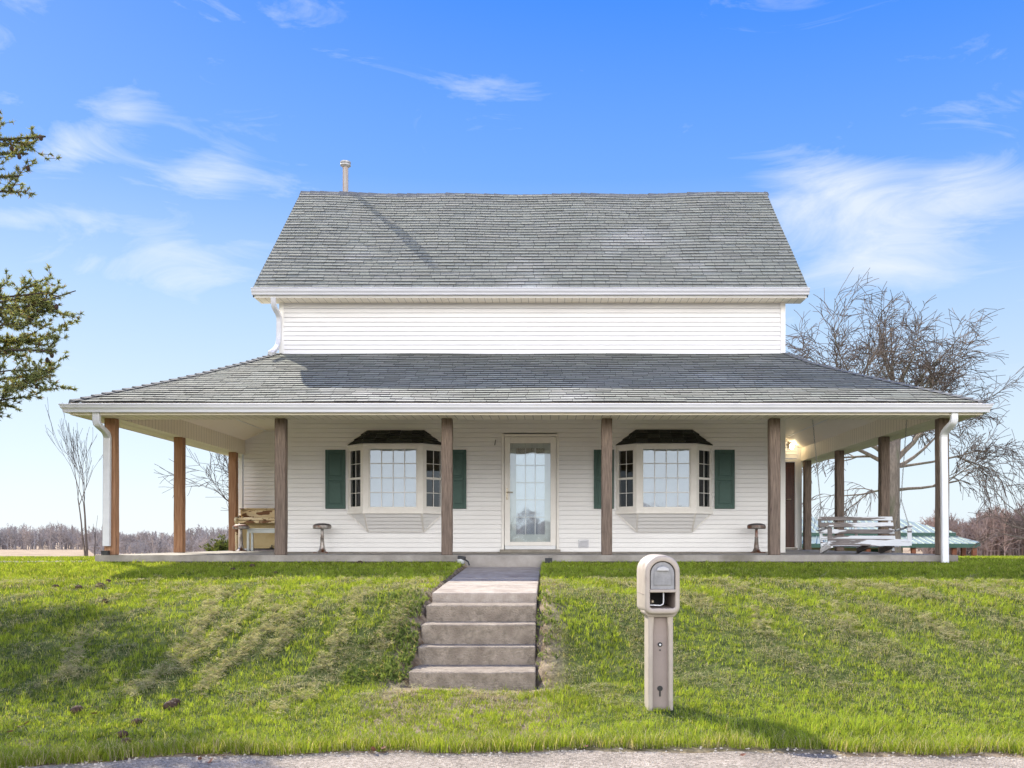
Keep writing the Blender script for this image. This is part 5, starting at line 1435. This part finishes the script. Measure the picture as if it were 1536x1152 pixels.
world = bpy.data.worlds.new('World'); scene.world = world; world.use_nodes = True
nt = world.node_tree; N, L = nt.nodes, nt.links; bg = N['Background']
sky = N.new('ShaderNodeTexSky'); sky.sky_type = 'NISHITA'; sky.sun_disc = False; sky.sun_elevation = sun_el
sky.sun_rotation = math.atan2(sdir.x, sdir.y); sky.air_density = 1.0; sky.dust_density = .6; sky.ozone_density = 2.5
tc = N.new('ShaderNodeTexCoord'); sp = N.new('ShaderNodeSeparateXYZ'); L.new(tc.outputs['Generated'], sp.inputs[0])
K = 1/.15                                   # keeps the background at strength 0.15
def k3(c): return tuple(v for v in c)
gr = ramp(N, [(0.0, (.80,.90,1.0)), (.05, (.78,.90,1.0)), (.13, (.67,.82,.98)), (.24, (.45,.66,.97)), (.36, (.155,.40,.98)), (.50, (.04,.26,.98)), (1.0, (.025,.15,.75))])
L.new(sp.outputs['Z'], gr.inputs['Fac'])
# wispy cirrus
def mth(op, a, b_=None, c=None, clamp=False):
    m = N.new('ShaderNodeMath'); m.operation = op; m.use_clamp = clamp
    for i, v in enumerate((a, b_, c)):
        if v is None: continue
        if isinstance(v, (int, float)): m.inputs[i].default_value = v
        else: L.new(v, m.inputs[i])
    return m.outputs[0]
mp = N.new('ShaderNodeMapping'); mp.inputs['Rotation'].default_value = (0, math.radians(-18), 0); mp.inputs['Scale'].default_value = (2.3, 2.3, 7.5)
L.new(tc.outputs['Generated'], mp.inputs['Vector'])
n1 = N.new('ShaderNodeTexNoise'); n1.inputs['Scale'].default_value = 2.3; n1.inputs['Detail'].default_value = 9; n1.inputs['Roughness'].default_value = .62; n1.inputs['Distortion'].default_value = 1.5
L.new(mp.outputs[0], n1.inputs['Vector'])
n2 = N.new('ShaderNodeTexNoise'); n2.inputs['Scale'].default_value = 2.2; n2.inputs['Detail'].default_value = 3; L.new(tc.outputs['Generated'], n2.inputs['Vector'])
def blob(px, py, rx, ry, amp):
    """soft patch in the sky around a compass direction"""
    d = Vector(((px-CX)/F, 1, (HY-py)/F)); 
    ux = mth('DIVIDE', sp.outputs['X'], mth('MAXIMUM', sp.outputs['Y'], .05)); uz = mth('DIVIDE', sp.outputs['Z'], mth('MAXIMUM', sp.outputs['Y'], .05))
    a_ = mth('DIVIDE', mth('SUBTRACT', ux, d.x), rx/F); b2 = mth('DIVIDE', mth('SUBTRACT', uz, d.z), ry/F)
    r2 = mth('ADD', mth('MULTIPLY', a_, a_), mth('MULTIPLY', b2, b2))
    return mth('MULTIPLY', mth('EXPONENT', mth('MULTIPLY', r2, -1.0)), amp)
bl = None
for args in ((95,225,50,40,.29), (318,262,60,40,.25), (200,170,70,60,.16), (60,325,150,22,.26), (250,370,200,60,.22), (1300,330,200,60,.36), (1500,280,160,40,.30), (1240,270,90,50,.28), (1330,400,120,50,.22),
             (740,140,90,35,.20), (180,150,40,45,.14), (20,20,80,60,.18), (1440,170,120,50,.05)):
    v = blob(*args); bl = v if bl is None else mth('ADD', bl, v)
base = mth('ADD', mth('MULTIPLY', n1.outputs['Fac'], 1.0), mth('MULTIPLY', n2.outputs['Fac'], .25))
cl = mth('ADD', base, bl)
mr = N.new('ShaderNodeMapRange'); mr.inputs['From Min'].default_value = .74; mr.inputs['From Max'].default_value = 1.16; mr.inputs['To Max'].default_value = .88; L.new(cl, mr.inputs['Value'])
mixc = N.new('ShaderNodeMixRGB'); L.new(mr.outputs[0], mixc.inputs['Fac']); L.new(gr.outputs['Color'], mixc.inputs['Color1']); mixc.inputs['Color2'].default_value = (.86,.92,1.0,1)
# unseen bright bank added to the sky behind the camera to light the porch
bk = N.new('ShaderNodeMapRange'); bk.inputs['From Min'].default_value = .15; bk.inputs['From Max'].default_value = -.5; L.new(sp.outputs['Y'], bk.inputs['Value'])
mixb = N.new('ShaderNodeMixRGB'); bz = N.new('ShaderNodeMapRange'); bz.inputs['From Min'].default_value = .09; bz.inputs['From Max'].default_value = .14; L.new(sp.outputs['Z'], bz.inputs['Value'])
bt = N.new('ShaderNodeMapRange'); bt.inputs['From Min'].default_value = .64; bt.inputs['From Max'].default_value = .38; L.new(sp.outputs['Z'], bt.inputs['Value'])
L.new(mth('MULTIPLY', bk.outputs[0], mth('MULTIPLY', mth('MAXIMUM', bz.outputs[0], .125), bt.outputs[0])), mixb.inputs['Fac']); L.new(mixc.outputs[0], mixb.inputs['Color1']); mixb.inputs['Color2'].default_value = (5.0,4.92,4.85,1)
bs = N.new('ShaderNodeMixRGB'); bs.blend_type = 'MIX'; bs.inputs['Fac'].default_value = .06
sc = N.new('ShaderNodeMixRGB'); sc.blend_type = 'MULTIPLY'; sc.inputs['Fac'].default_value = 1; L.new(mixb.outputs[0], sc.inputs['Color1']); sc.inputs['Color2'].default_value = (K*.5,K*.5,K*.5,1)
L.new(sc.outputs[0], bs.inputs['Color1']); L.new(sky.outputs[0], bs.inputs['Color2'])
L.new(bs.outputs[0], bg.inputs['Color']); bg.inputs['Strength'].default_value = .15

cam = bpy.data.cameras.new('camera'); co = bpy.data.objects.new('camera', cam); col.objects.link(co)
co.location = (0, 0, CH); co.rotation_euler = (math.radians(90), 0, 0)
cam.sensor_width = 36; cam.lens = 36*F/1536; cam.shift_x = -(CX-768)/1536; cam.shift_y = (HY-576)/1536
cam.clip_start = .1; cam.clip_end = 6000
scene.camera = co
scene.view_settings.view_transform = 'Standard'; scene.view_settings.look = 'None'
scene.view_settings.exposure = 1.0; scene.view_settings.gamma = 1
scene.render.film_transparent = False
scene.cycles.max_bounces = 8; scene.cycles.transparent_max_bounces = 12
